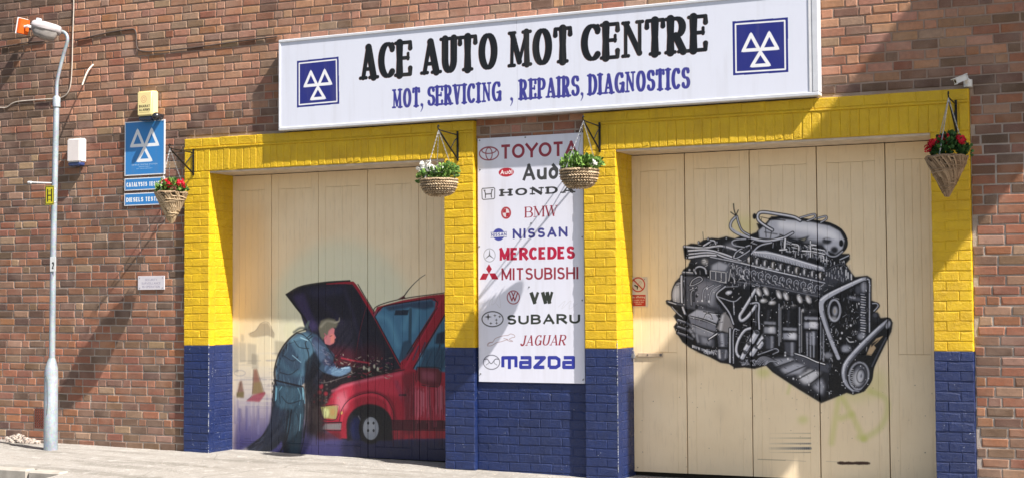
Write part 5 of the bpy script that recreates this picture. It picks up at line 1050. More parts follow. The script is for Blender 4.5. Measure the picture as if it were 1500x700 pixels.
# ------------------------------------------------------------------ list of car makes
BX0, BX1, BZ0, BZ1, BF = -6.310, -5.209, .853, 3.190, .045
def makes():
    cv = Canvas(BX0, BX1, BZ0, BZ1, 560, BF, (.68, .69, .78)); MR = (.27, .028, .05); CR = (.42, .012, .05); BK = (.035, .035, .04); BL_ = (.028, .035, .26); S = dict(thick=.17, thin=.17, gap=.16)
    # 1
    text(cv, 'TOYOTA', (732.5, 233.3), (846.5, 227.5), (732.5, 212.5), MR, thick=.2, thin=.19, gap=.05)
    for rx, ry, cy, w in ((14, 9.6, 225.2, 1.7), (4.6, 8.8, 225.6, 1.5), (10.5, 4.6, 220.6, 1.5)): cv.el(716.3, cy, rx, ry, MR, ring=w, rot=-3)
    # 2
    cv.el(741.6, 252.6, 11.2, 6.6, (.42, .01, .03), rot=-3); text(cv, ['A', 'u', 'd', 'i'], (733, 256), (750.5, 255), (733, 249.6), (.8, .75, .75), thick=.2, thin=.2, gap=.12)
    text(cv, ['A', 'u', 'd', 'i'], (765.5, 264.8), (825, 261.8), (765.5, 241), (.05, .05, .055), thick=.2, thin=.18, gap=.13)
    # 3
    text(cv, 'HONDA', (733, 288), (841, 282.5), (733, 277.4), BK, thick=.42, thin=.2, serif=.18, gap=.28)
    P = [(705.8, 278), (707, 276.4), (723.3, 275.2), (724.8, 276.8), (724.6, 290), (723, 291.5), (708, 292.6), (706.3, 291.2), (705.8, 278)]; cv.st(P, 1.2, BK, 1, .3, sm=False)
    cv.st([(709.5, 279), (711, 284), (711, 290)], 1.5, BK, 1, .3); cv.st([(721, 278.2), (719.6, 284), (720, 289.3)], 1.5, BK, 1, .3); cv.st([(711, 284.8), (719.8, 284.2)], 1.6, BK, 1, .3); cv.st([(708.5, 279), (711, 279)], 1, BK); cv.st([(719.5, 278.4), (722, 278.3)], 1, BK)
    # 4
    cv.el(741.3, 312, 7.4, 9, (.36, .015, .03)); cv.el(741.3, 312, 5, 6.4, (.66, .6, .62)); cv.poly([(741.3, 312), (741.3, 305.6), (737.6, 307.4), (736.3, 312)], (.36, .015, .03), 1, .2); cv.poly([(741.3, 312), (741.3, 318.4), (745, 316.6), (746.3, 312)], (.36, .015, .03), 1, .2)
    text(cv, 'BMW', (769, 319), (816.5, 316.3), (769, 303.3), MR, thick=.16, thin=.055, serif=.07, gap=.10)
    # 5
    cv.el(730.5, 343.5, 8.4, 9, (.05, .06, .30)); cv.poly([(718.5, 341), (742.5, 339.8), (742.5, 346.4), (718.5, 347.6)], (.70, .70, .74), 1, .2); text(cv, 'NISSAN', (719.5, 346.4), (742, 345.2), (719.5, 341.8), (.03, .04, .24), thick=.2, thin=.2, gap=.18)
    cv.st([(719, 340.6), (742, 339.4)], .8, (.03, .04, .24)); cv.st([(719, 348), (742, 346.8)], .8, (.03, .04, .24))
    text(cv, 'NISSAN', (751, 349.6), (831.5, 346.4), (751, 335.4), (.05, .05, .22), thick=.24, thin=.22, gap=.22)
    # 6
    cv.el(717, 373.6, 8.4, 9.6, (.2, .2, .22), ring=.8); [cv.st([(717, 373.6), (717+dx, 373.6+dy)], [2, .5], (.12, .12, .13), 1, .2) for dx, dy in ((0, -8), (-6, 5), (6, 4.6))]
    text(cv, 'MERCEDES', (731.4, 381.3), (842.4, 378.8), (731.4, 363), CR, thick=.28, thin=.21, gap=.06)
    # 7
    for c in ((716.3, 393.4), (709.8, 404.6), (723, 404.2)):
        d = ((0, -7), (4.2, 0), (0, 7), (-4.2, 0)) if c[1] < 400 else (((-7.2, 4.6), (-2.4, -4.6), (6.2, -4.6), (2, 4.6)) if c[0] < 716 else ((7.2, 4.2), (2.4, -4.6), (-6.2, -4.4), (-2, 4.6)))
        cv.poly([(c[0]+x, c[1]+y) for x, y in d], (.36, .012, .035), 1, .2)
    text(cv, 'MITSUBISHI', (734.5, 410), (847.3, 408.2), (734.5, 392.6), MR, thick=.175, thin=.155, gap=.12)
    # 8
    cv.el(752, 435, 9, 9.6, MR, ring=1.5); cv.st([(746, 429), (749.8, 440), (752, 434), (754.2, 440), (758, 429)], 1.7, MR, 1, .2, sm=False); cv.st([(749.6, 427.5), (752, 433), (754.4, 427.5)], 1.6, MR, 1, .2, sm=False)
    text(cv, 'VW', (776, 444.6), (811, 444), (776, 427.6), (.03, .035, .03), thick=.34, thin=.24, gap=.2)
    # 9
    text(cv, 'SUBARU', (742.8, 475), (850, 473.2), (742.8, 460.8), (.03, .035, .03), thick=.26, thin=.2, gap=.16)
    cv.el(721.5, 466.8, 15.5, 11, BK, ring=1.6)
    for x, y, q in ((715, 463.5, 5.4), (725, 461.5, 2.6), (732, 463.2, 2.6), (727, 468, 2.6), (719, 473, 2.6), (727.5, 472.6, 2.6)):
        cv.poly([(x+(q if k % 2 == 0 else q*.28)*math.cos(k*math.pi/4), y+(q if k % 2 == 0 else q*.28)*math.sin(k*math.pi/4)) for k in range(8)], BK, 1, .2)
    # 10
    text(cv, 'JAGUAR', (761.5, 505.8), (828, 505), (761.5, 490.8), MR, thick=.16, thin=.06, serif=.05, gap=.16, slant=.22)
    g = (.33, .2, .2)
    for p in ([(714, 505), (717, 502), (722, 500), (726, 495), (736, 491.5), (744, 490.5), (748, 488.5), (753, 490), (754, 493), (750, 494), (746, 496.5), (751, 499), (748, 499.6), (742, 497)], [(742, 497), (735, 499.5), (727, 501.5), (720, 505.5), (714, 506)], [(722, 500.5), (717, 501), (714, 503.5)], [(744, 496.5), (738, 495)]): cv.st(p, .9, g, .85, .3)
    # 11
    cv.el(720, 530, 12, 10.4, (.12, .12, .16), ring=1.3); cv.st([(709, 526), (714, 525.6), (719.5, 532), (725.5, 525.6), (731, 525.6)], 1.3, (.12, .12, .16), 1, .3); cv.st([(712, 534), (716, 531), (716, 528)], .8, (.12, .12, .16)); cv.st([(728, 534), (724, 531), (724, 528)], .8, (.12, .12, .16))
    text(cv, ['m', 'a', 'z', 'D2', 'a'], (734.3, 539.8), (842.4, 540), (734.3, 520.8), (.03, .04, .30), thick=.27, thin=.27, gap=.12)
    # scratches in the surface
    for p in ([(717, 448), (718, 440), (722, 438), (720, 446), (726, 442), (731, 431), (733, 450), (727, 444)], [(818, 449), (828, 440), (823, 452), (836, 440), (834, 452), (846, 444)]): cv.st(p, .5, (.45, .43, .45), .6, .3)
    for x, y in ((703, 249), (769.5, 201.5), (702, 361), (778, 327), (775, 420), (853, 347), (853, 439.5), (704, 547), (855, 555), (702.5, 206), (850, 199)): cv.el(x, y, 1.1, 1.1, (.08, .08, .08), .9, .4)
    return image_from('makes_print', cv.a)
im = makes(); mb_ = print_mat('makes_sheet', im, None, .3, .06)
ml = thing('list_sign', 'tall white sign listing car makes with their badges between the two doorways', 'sign', ((BX0+BX1)/2, BF, BZ0))
m = MB(); m.bbox(BX0, BX1, BF, BF+.012, BZ0, BZ1, .0015); m.build('board', mb_, ml, uv=(BX0, BX1, BZ0, BZ1))
scr = simple('screw_head', (.16, .15, .15), .5, .2, metallic=.6)
for px, py in ((703, 249), (769.5, 201.5), (702, 361), (778, 327), (775, 420), (853, 347), (853, 439.5), (704, 547), (854, 556)):
    x, z = survey(px, py, BF); m = MB(); m.tube([(x, BF+.002, z), (x, BF-.004, z)], .0055, 8); m.build('screw', scr, ml)

# ------------------------------------------------------------------ small plates
def plate(name, label, cat, c4, Y, th, cv_fn, res, rim=None, group=None, rough=.3, back=True):
    """flat plate whose corners TL TR BR BL were surveyed on the plane Y"""
    q = [survey(x, y, Y) for x, y in c4]; x0 = (q[0][0]+q[3][0])/2; x1 = (q[1][0]+q[2][0])/2; z1 = (q[0][1]+q[1][1])/2; z0 = (q[2][1]+q[3][1])/2
    cv = Canvas(x0, x1, z0, z1, res, Y, (.7, .7, .72)); cv_fn(cv); t = thing(name, label, cat, ((x0+x1)/2, Y, z0), group)
    m = MB(); m.bbox(x0, x1, Y, Y+th, z0, z1, .0012); m.build('plate', print_mat(name+'_print', image_from(name+'_print', cv.a), None, rough, .1), t, uv=(x0, x1, z0, z1))
    for x in (x0+.025, x1-.025):
        for z in (z0+.02, z1-.02): m = MB(); m.tube([(x, Y+.002, z), (x, Y-.003, z)], .004, 7); m.build('screw', scr, t)
    return t
SB = (.035, .21, .52)
def corner_map(cv): return lambda u, v: np.array((u*cv.W, (1-v)*cv.H), float)
def mot(cv):
    cv.a[..., :3] = (.72, .73, .76); P = corner_map(cv); cv.polyp([P(.025, .02), P(.975, .02), P(.975, .98), P(.025, .98)], SB)
    s = cv.W/cv.H
    tri_mark(cv, lambda u, v: P(.5+(u-.5)*1.06, .40+(v-.5)*1.06*s*.98), (.78, .8, .82), .06)
    for i, (t_, a) in enumerate((('VEHICLE TESTING STATION', .18), ('DEPARTMENT', .36), ('OF TRANSPORT', .30))):
        rowtext(cv, t_, a, 1-a, .815+i*.035, .022 if i == 0 else .014, (.6, .68, .78))
def rowtext(cv, s, u0, u1, v, h, col, thick=.17, **k):
    """line of capitals, u0..u1 across, base line v down, height h, all as fractions of the plate"""
    Z = lambda u, vv: (u*cv.W, (1-vv)*cv.H); old = cv.T; cv.T = lambda pts: np.array([Z(*p) for p in pts], float)
    text(cv, s, (u0, v), (u1, v), (u0, v-h), col, thick=thick, thin=thick, **dict(dict(gap=.16), **k)); cv.T = old
plate('testing_station_plate', 'blue square plate with three white triangles beside the red geranium basket', 'sign', [(183, 178.5), (242, 176), (240.5, 256), (182, 257.6)], .038, .012, mot, 620)
def strip(s, u1):
    def f(cv):
        P = corner_map(cv); cv.polyp([P(.02, .07), P(.98, .07), P(.98, .93), P(.02, .93)], SB); rowtext(cv, s, .05, u1, .70, .36, (.78, .8, .82), thick=.25, gap=.14)
    return f
plate('test_plate', 'long blue plate reading CATALYSTS TESTED, upper of the two strips', 'sign', [(182.3, 261.5), (241, 259.5), (241, 277.6), (182.3, 279.5)], .038, .010, strip('CATALYSTS TESTED', .95), 620, group='blue strip plates')
plate('test_plate', 'long blue plate reading DIESELS TESTED, lower of the two strips', 'sign', [(182, 283.3), (241, 282), (241, 300), (182, 301.6)], .038, .010, strip('DIESELS TESTED', .93), 620, group='blue strip plates')
def secur(cv):
    cv.a[..., :3] = (.60, .57, .62)
    for i, (s, a) in enumerate((('SECURITY', .27), ('SURVEILLANCE', .14), ('IN OPERATION', .17))): rowtext(cv, s, a, 1-a, .36+i*.25, .16, (.26, .24, .33), thick=.16)
plate('security_notice', 'small white notice reading SECURITY SURVEILLANCE IN OPERATION on bare brick', 'notice', [(202, 404), (240.5, 403.3), (241, 423.6), (202, 424)], .038, .010, secur, 700)
def smoke(cv):
    cv.a[..., :3] = (.58, .53, .5); P = corner_map(cv); RD = (.42, .03, .03); W_, H_ = cv.W, cv.H
    t = np.linspace(0, 2*math.pi, 30); c = P(.45, .25); r = W_*.40
    cv.strokep([c+r*np.array((math.cos(a), math.sin(a))) for a in t], W_*.07, RD); K = (.03, .03, .03)
    cv.strokep([c+np.array((-r*.5, -r*.1)), c+np.array((-r*.1, -r*.35))], W_*.09, K); cv.strokep([c+np.array((-r*.1, -r*.2)), c+np.array((-r*.15, -r*.6))], W_*.07, K)
    for dx in (.25, .4): cv.strokep([c+np.array((r*.0, r*.1)), c+np.array((r*dx, r*.5)), c+np.array((r*.55, r*.3)), c+np.array((r*.2, -r*.1))], W_*.015, (.3, .25, .25))
    cv.strokep([c+r*.72*np.array((-1, 1)), c+r*.72*np.array((1, -1))], W_*.07, RD)
    cv.polyp([P(.03, .59), P(.90, .59), P(.90, .97), P(.03, .97)], RD)
    lc = (.62, .55, .52); rowtext(cv, ['N2', 'o', ' ', 's', 'm', 'o', 'k', 'i', 'n', 'g'], .06, .86, .70, .07, lc, thick=.2)
    for i, (s, a) in enumerate((('IT IS AGAINST THE LAW', .10), ('TO SMOKE IN THESE', .15), ('PREMISES', .28))): rowtext(cv, s, a, .93-a, .785+i*.065, .035, lc, thick=.2)
plate('no_smoking_sign', 'red and white no smoking sign at the left edge of the engine door', 'notice', [(924.2, 406), (948, 405), (948, 449), (924.2, 449.5)], DOOR_Y-.006, .004, smoke, 900)

# ------------------------------------------------------------------ alarm boxes and cameras on the wall
def sb(px0, py0, px1, py1, Y):
    a = survey(px0, py0, Y); b = survey(px1, py1, Y); return a[0], b[0], b[1], a[1]
def rounded_box(mb, x0, x1, y0, y1, z0, z1, r=.02, seg=3):
    bm = bmesh.new(); bmesh.ops.create_cube(bm, size=1)
    for v in bm.verts: v.co = Vector(((x0+x1)/2+v.co.x*(x1-x0)*(1 if v.co.y > 0 else .93), (y0+y1)/2+v.co.y*(y1-y0), (z0+z1)/2+v.co.z*(z1-z0)*(1 if v.co.y > 0 else .95)))
    bmesh.ops.bevel(bm, geom=bm.edges[:], offset=r, segments=seg, affect='EDGES'); bm.verts.index_update()
    mb.add([v.co[:] for v in bm.verts], [[v.index for v in f.verts] for f in bm.faces]); bm.free()
x0, x1, z0, z1 = sb(201, 134, 224, 170, -.05)
al = thing('alarm_box', 'yellow burglar alarm bell box with dark blue lens above the blue plate', 'alarm', ((x0+x1)/2, 0, z0), 'alarm boxes')
cvA = Canvas(x0, x1, z0, z1, 900, -.05, (.84, .70, .33))
cvA.el(0, 0, 1, 1, (1, 1, 1), 0) if False else None
_c = np.array((cvA.W*.45, cvA.H*.66)); cvA.strokep([_c+cvA.W*.17*np.array((math.cos(a), math.sin(a))) for a in np.linspace(0, 6.3, 20)], cvA.W*.03, (.70, .33, .18)); cvA.strokep([_c+cvA.W*.08*np.array((math.cos(a), math.sin(a))) for a in np.linspace(0, 6.3, 20)], cvA.W*.03, (.70, .33, .18))
rowtext(cvA, 'BHARAT', .16, .84, .66, .10, (.05, .04, .02), thick=.24); rowtext(cvA, 'ALARMS', .16, .84, .80, .10, (.05, .04, .02), thick=.24); rowtext(cvA, 'HALL GREEN', .16, .82, .87, .035, (.1, .07, .03), thick=.2) if False else cvA.strokep([(cvA.W*.18, cvA.H*.15), (cvA.W*.8, cvA.H*.15)], cvA.H*.02, (.25, .17, .06), .8)
m = MB(); rounded_box(m, x0, x1, -.06, .047, z0, z1, .012); m.build('cover', print_mat('alarm_print', image_from('alarm_print', cvA.a), None, .35, .06), al, smooth=True, uv=(x0, x1, z0, z1))
m = MB(); rounded_box(m, x0+.01, x1-.02, -.05, .03, z0-.045, z0+.012, .012); lens = simple('dark_blue_lens', (.012, .018, .05), .15, .1, spec=.6); m.build('lens', lens, al, smooth=True)
x0, x1, z0, z1 = sb(98, 203, 118.5, 238, -.05)
al = thing('alarm_box', 'white burglar alarm bell box with dark blue lens beside the lamp post', 'alarm', ((x0+x1)/2, 0, z0), 'alarm boxes')
m = MB(); rounded_box(m, x0, x1, -.06, .047, z0, z1, .014); m.build('cover', simple('white_plastic', (.72, .66, .64), .4, .04), al, smooth=True)
m = MB(); rounded_box(m, x0+.008, x1-.008, -.05, .03, z0-.035, z0+.012, .01); m.build('lens', simple('blue_lens', (.03, .05, .16), .2, .1, spec=.6), al, smooth=True)
# black dome beside the alarm
x, z = survey(228.5, 171, -.05); dm = thing('dome_camera', 'small black dome camera tucked between yellow alarm and blue plate', 'camera', (x, 0, z))
bk = simple('black_plastic', (.02, .02, .024), .25, .2, spec=.6)
m = MB(); m.lathe([(.046*math.sin(a), -.046*math.cos(a)) for a in np.linspace(.05, math.pi-.05, 12)], 18, (x, -.045, z), True); m.build('dome', bk, dm, smooth=True)
m = MB(); m.tube([(x, -.02, z+.01), (x, .048, z+.01)], .028, 14); m.build('mount', bk, dm)
# white camera above the right doorway
x, z = survey(1406, 119, -.09); ct = thing('security_camera', 'small white bullet camera on top of the right hand yellow doorway', 'camera', (x, 0, z))
wp = simple('white_camera_casing', (.66, .66, .64), .35, .06)
d = Vector((-.075, -.05, -.035)); p = Vector((x+.01, -.10, z+.012))
def obox(mb, c, ax, ay, az, sx, sy, sz, b=.004):
    bm = bmesh.new(); bmesh.ops.create_cube(bm, size=1)
    for v in bm.verts: v.co = c+ax*v.co.x*sx+ay*v.co.y*sy+az*v.co.z*sz
    bmesh.ops.bevel(bm, geom=bm.edges[:], offset=b, segments=2, affect='EDGES'); bm.verts.index_update(); mb.add([v.co[:] for v in bm.verts], [[v.index for v in f.verts] for f in bm.faces]); bm.free()
ax = d.normalized(); ay = ax.cross(Vector((0, 0, 1))).normalized(); az = ax.cross(ay)
m = MB(); obox(m, p, ax, ay, az, .105, .042, .042, .006); m.build('casing', wp, ct, smooth=True)
m = MB(); obox(m, p-az*.025+ax*.008, ax, ay, az, .125, .052, .005, .002); m.build('sun_shield', wp, ct)
m = MB(); m.tube([p+ax*.050, p+ax*.055], .015, 14); m.build('lens', bk, ct)
m = MB(); m.tube([p-ax*.04+Vector((0, .02, 0)), (x+.045, 0, z-.01), (x+.05, .06, z-.01)], .016, 10); m.lathe([(.0, -.03), (.036, -.03), (.036, .03), (0, .03)], 14, (x+.05, .02, z-.01), False); m.build('bracket', wp, ct, smooth=True)

# orange beacon on its bracket by the lantern
x, z = survey(34, 39.5, -.10); ob = thing('wall_beacon', 'small orange box light with white rim on the wall left of the street lantern', 'light', (x, 0, z))
ax = Vector((math.cos(.2), 0, math.sin(-.2))); az = Vector((math.sin(.2), 0, math.cos(.2))); ay = Vector((0, 1, 0)); c = Vector((x, -.10, z))
m = MB(); obox(m, c, ax, ay, az, .040, .15, .17, .006); m.build('housing', simple('orange_plastic', (.72, .13, .02), .35, .06), ob, smooth=True)
m = MB(); obox(m, c-ax*.022, ax, ay, az, .012, .165, .185, .003); m.build('rim', M_WHITE, ob)
m = MB(); m.tube([c+ax*.02, c+Vector((.065, .0, 0)), (x+.075, .05, z)], .016, 8); m.build('bracket', M_WHITE, ob)

# ------------------------------------------------------------------ street lamp
PY = -.51
def at(px, py, Y=PY): q = survey(px, py, Y); return Vector((q[0], Y, q[1]))
gz = ground_z(-11.1); lp = thing('street_lamp', 'slim galvanised lamp post with swan neck and grey lantern on the pavement', 'street lamp', (at(74.3, 650).x, PY, gz))
pb = at(74.3, 650); pb.z = gz-.06
m = MB(); m.tube([pb, at(74.3, 640), at(75.0, 545), at(75.4, 538), at(75.8, 529), at(76.2, 524)], [.073, .073, .071, .066, .047, .034], 24); m.build('base_column', M_GALV, lp, smooth=True)
m = MB(); m.tube([at(76.2, 526), at(78, 364), at(82, 186), at(82.8, 152)], [.032, .031, .031, .030], 16); m.build('shaft', M_GALV, lp, smooth=True)
m = MB(); m.tube([at(82.8, 157), at(82.9, 144), at(82.9, 141)], [.040, .040, .024], 16); m.build('collar', M_GALV, lp, smooth=True)
m = MB(); pt = [at(*p) for p in smooth_pts([(82.9, 144), (83.5, 122), (88, 100), (94, 77), (98.5, 62), (98, 53), (94, 48), (88, 46)], 5)]; m.tube(pt, .0185, 12); m.build('swan_neck', M_GALV, lp, smooth=True)
A = at(90, 47); B_ = at(46, 37, -.72); ax = (B_-A).normalized(); ay = ax.cross(Vector((0, 0, 1))).normalized(); az = ay.cross(ax)
L_ = (B_-A).length
def loft(mb, secs, n=16):
    vs = []; fs = []
    for t, w, hu, hd, off in secs:
        for k in range(n):
            a = 2*math.pi*k/n; cx, cz = math.cos(a), math.sin(a); e = .55
            cx = math.copysign(abs(cx)**e, cx); cz = math.copysign(abs(cz)**e, cz)
            vs.append(A+ax*(t*L_)+ay*(cx*w)+az*((cz*hu if cz > 0 else cz*hd)+off))
    for i in range(len(secs)-1):
        for k in range(n): fs.append((i*n+k, i*n+(k+1) % n, (i+1)*n+(k+1) % n, (i+1)*n+k))
    fs += [tuple(range(n)), tuple(range((len(secs)-1)*n, len(secs)*n))]; mb.add(vs, fs)
m = MB(); loft(m, [(0, .035, .03, .03, 0), (.04, .075, .045, .045, 0), (.2, .10, .055, .042, 0), (.6, .115, .062, .040, 0), (.93, .10, .052, .036, 0), (1.0, .08, .035, .02, 0)]); m.build('lantern_housing', simple('grey_lantern_casing', (.42, .39, .40), .5, .1), lp, smooth=True)
def bowl_mat():
    n = N('acrylic_bowl'); n.b.inputs['Transmission Weight'].default_value = .35; n.b.inputs['Alpha'].default_value = .96; return n.fin(n.ramp(n.noise(20, 3), .3, .7, (.30, .28, .27), (.45, .42, .40)), .12, None, spec=.6)
m = MB(); loft(m, [(.12, .07, .0, .04, -.032), (.17, .085, .0, .085, -.032), (.5, .095, .0, .10, -.030), (.85, .085, .0, .075, -.028), (.97, .06, .0, .03, -.022)]); m.build('lantern_bowl', bowl_mat(), lp, smooth=True)
m = MB(); m.tube([A+ax*L_*.8+az*.05, A+ax*L_*.8+az*.085], .03, 10); m.build('photocell', M_WHITE, lp)
# access door seam on the base
m = MB(); c = at(75, 600); q = [Vector((c.x-.004+.03*s, PY-.0735+.004*abs(s), 0)) for s in (-1, 1)]
seam = [(c.x-.045, PY-.060, at(75, 552).z), (c.x-.01, PY-.0755, at(75, 549).z), (c.x+.015, PY-.0755, at(75, 556).z), (c.x+.02, PY-.0745, at(75, 590).z), (c.x+.012, PY-.076, at(75, 605).z), (c.x-.045, PY-.060, at(75, 612).z)]
m.tube(seam, .0018, 6); m.build('access_door_seam', simple('seam_shadow_gap', (.08, .08, .08), .8), lp)
m = MB(); m.tube([at(76.4, 268.5, PY-.02), at(44, 267.5, PY-.05)], .008, 10); m.tube([at(46, 267.5, PY-.05), at(41.5, 267.5, PY-.05)], .014, 10); m.build('cross_rod', M_WHITE, lp, smooth=True)
def sign_on_post(name, label, cat, c4, Y, fn, base, res=900):
    q = [survey(a, b, Y) for a, b in c4]; x0, x1 = q[0][0], q[1][0]; z1, z0 = q[0][1], q[2][1]; cv = Canvas(x0, x1, z0, z1, res, Y, base); fn(cv)
    t = thing(name, label, cat, ((x0+x1)/2, Y, z0)); m = MB(); m.bbox(x0, x1, Y, Y+.003, z0, z1, .0008); m.build('plate', print_mat(name+'_print', image_from(name+'_print', cv.a), None, .4, .15), t, uv=(x0, x1, z0, z1))
    m = MB(); xc = survey((c4[0][0]+c4[1][0])/2, c4[0][1], Y)[0]
    return t, (x0, x1, z0, z1)
def hyd(cv):
    K = (.015, .015, .01); W_, H_ = cv.W, cv.H; cv.strokep([(W_*.05, H_*.04), (W_*.95, H_*.04), (W_*.95, H_*.96), (W_*.05, H_*.96), (W_*.05, H_*.04)], W_*.07, K)
    for u in (.27, .73): cv.strokep([(W_*u, H_*.16), (W_*u, H_*.84)], W_*.13, K, butt=True)
    cv.strokep([(W_*.27, H_*.5), (W_*.73, H_*.5)], H_*.07, K, butt=True); cv.strokep([(W_*.38, H_*.72), (W_*.62, H_*.72)], H_*.03, K); cv.strokep([(W_*.38, H_*.28), (W_*.62, H_*.28)], H_*.03, K)
t, b = sign_on_post('hydrant_plate', 'yellow plate with a black letter H strapped to the lamp post', 'sign', [(66.3, 273), (79, 273), (79, 300), (66.3, 300)], PY-.045, hyd, (.60, .52, .02))
m = MB(); xs = at(79.5, 286).x
for zz in (b[2]+.03, b[3]-.03): m.tube([(xs+.033*math.cos(a), PY+.033*math.sin(a), zz) for a in np.linspace(0, 2*math.pi, 17)], .003, 5); m.build('strap', M_CHAIN, t); m = MB()
def two(cv): cv.a[..., :3] = (.68, .70, .70); rowtext(cv, '2', .3, .7, .84, .5, (.03, .03, .03), thick=.2)
t, b = sign_on_post('number_plate', 'white adhesive number 2 halfway up the lamp post', 'sign', [(73.4, 376), (81.8, 376), (81.8, 397), (73.4, 397)], PY-.034, two, (.68, .70, .70))

# ------------------------------------------------------------------ cables on the wall
def cable(pts, r, mat, name, label, cat, Y=.042, k=5, wob=0):
    P = [(*survey(x, y, Y),) for x, y in (smooth_pts(pts, k) if k > 1 else pts)]; m = MB(); m.tube([(a, Y+random.uniform(-wob, wob), b) for a, b in P], r, 7)
    me = m.build(name, mat, smooth=True); tag(me, label, cat); return me
M_CAB = simple('off_white_cable', (.50, .44, .38), .6, .15); M_CABD = simple('dark_cable', (.09, .065, .055), .7, .2)
cable([(107.5, -12), (108, 10), (107, 40), (106.3, 65), (105.6, 95), (104, 120), (101, 133), (95, 141), (83, 145), (70, 145.5), (50, 147), (28, 149), (18, 152), (10, 157.5), (0, 158), (-20, 157)], .0065, M_CAB, 'wall_cable', 'off-white cable dropping from the roof behind the lamp post', 'cable')
cable([(110, 60), (130, 55), (160, 48), (190, 43.5), (197, 44), (199.5, 50), (200, 66), (203, 73), (215, 76), (250, 74), (300, 68), (350, 61), (406, 54)], .008, M_CABD, 'wall_cable', 'dark cable stepping along the brickwork to the fascia sign', 'cable')
cable([(-12, 71), (20, 66.5), (40, 63), (66, 60.5)], .008, M_CABD, 'wall_cable', 'dark cable running along the far left brickwork under the lantern', 'cable')
m = MB(); P = [(*survey(136, 95, .03), .035), (*survey(131, 101, -.02), -.02), (*survey(126, 110, -.06), -.06), (*survey(120.5, 125, -.10), -.10)]
P = smooth_pts([(a, c, b) for a, b, c in P], 5); m.tube([tuple(p) for p in P], .009, 8); o = m.build('loose_pipe', simple('pale_pipe', (.58, .53, .46), .5, .1), smooth=True); tag(o, 'short pale overflow pipe poking out of the upper brickwork', 'pipe')

# ------------------------------------------------------------------ hanging baskets
rf = random.Random(21)
def bracket(px, py, pyb, label, hook):
    x, zt = survey(px, py, -.01); zb = survey(px, pyb, -.01)[1]; Yh = -.40; t = thing('basket_bracket', label, 'bracket', (x, 0, zb), 'basket brackets')
    m = MB(); m.bbox(x-.010, x+.010, -.012, .0-.001, zb, zt+.03, .002); m.build('wall_bar', M_BLACKIRON, t)
    m = MB(); m.tube([(x, -.008, zt-.01), (x, -.10, zt-.005), (x, -.30, zt), (x, Yh, zt+.005), (x, Yh-.018, zt+.03), (x, Yh-.005, zt+.048), (x, Yh+.012, zt+.035)], .006, 8); m.build('arm', M_BLACKIRON, t, smooth=True)
    m = MB(); m.tube([(x, -.008, zb+.02), (x, -.20, zb+(zt-zb)*.52), (x, Yh+.01, zt-.005)], .0085, 8); m.build('brace', M_BLACKIRON, t, smooth=True)
    m = MB(); m.tube([(x, -.010, zt-.03), (x, -.07, zt-.07), (x, -.15, zb+(zt-zb)*.42)], .005, 8); m.build('scroll', M_BLACKIRON, t, smooth=True)
    return Vector((x, Yh, zt-.002))
def leaves(mb, c, rad, n, size, up=.3):
    for _ in range(n):
        while True:
            q = Vector((rf.uniform(-1, 1), rf.uniform(-1, 1), rf.uniform(-.6, 1)))
            if q.length < 1: break
        p = Vector(c)+Vector((q.x*rad[0], q.y*rad[1], q.z*rad[2])); d = (q+Vector((rf.uniform(-.6, .6), rf.uniform(-.6, .6), rf.uniform(-.2, .8)+up))).normalized()
        s = size*rf.uniform(.6, 1.3); side = d.cross(Vector((rf.uniform(-1, 1), rf.uniform(-1, 1), rf.uniform(-1, 1)))).normalized(); nn = d.cross(side)
        w = s*.42; mb.add([p, p+d*s*.5+side*w+nn*w*.3, p+d*s, p+d*s*.5-side*w+nn*w*.3, p+d*s*.5-nn*w*.1], [(0, 1, 4), (1, 2, 4), (2, 3, 4), (3, 0, 4)])
def bloom(c, r, mat, parent, n=26):
    mb = MB()
    for _ in range(n):
        d = Vector((rf.gauss(0, 1), rf.gauss(0, 1), rf.gauss(0, 1))).normalized(); p = Vector(c)+d*r*rf.uniform(.55, 1); a = d.orthogonal().normalized(); b = d.cross(a); s = r*.48
        k = rf.uniform(0, 3); a, b = a*math.cos(k)+b*math.sin(k), b*math.cos(k)-a*math.sin(k)
        mb.add([p, p+a*s+d*s*.3, p+(a+b)*s*.75+d*s*.4, p+b*s+d*s*.3, p-a*s*.6+b*s*.3+d*s*.25, p-b*s*.7+d*s*.2], [(0, 1, 2), (0, 2, 3), (0, 3, 4), (0, 4, 5), (0, 5, 1)])
    return mb.build('flower', mat, parent, normals=False)
def chain(a, b, parent):
    mb = MB(); a, b = Vector(a), Vector(b); L = (b-a).length; n = max(6, int(L/.017)); d = (b-a)/n; t = d.normalized(); s = t.orthogonal().normalized(); u = t.cross(s)
    for i in range(n):
        c = a+d*(i+.5); w = s if i % 2 else u; l = d.length*.66; r = .0042
        P = [c+t*l*math.cos(k)+w*r*math.sin(k) for k in np.linspace(0, 2*math.pi, 9)]; mb.tube(P, .0018, 4, False)
    mb.build('chain', M_CHAIN, parent)
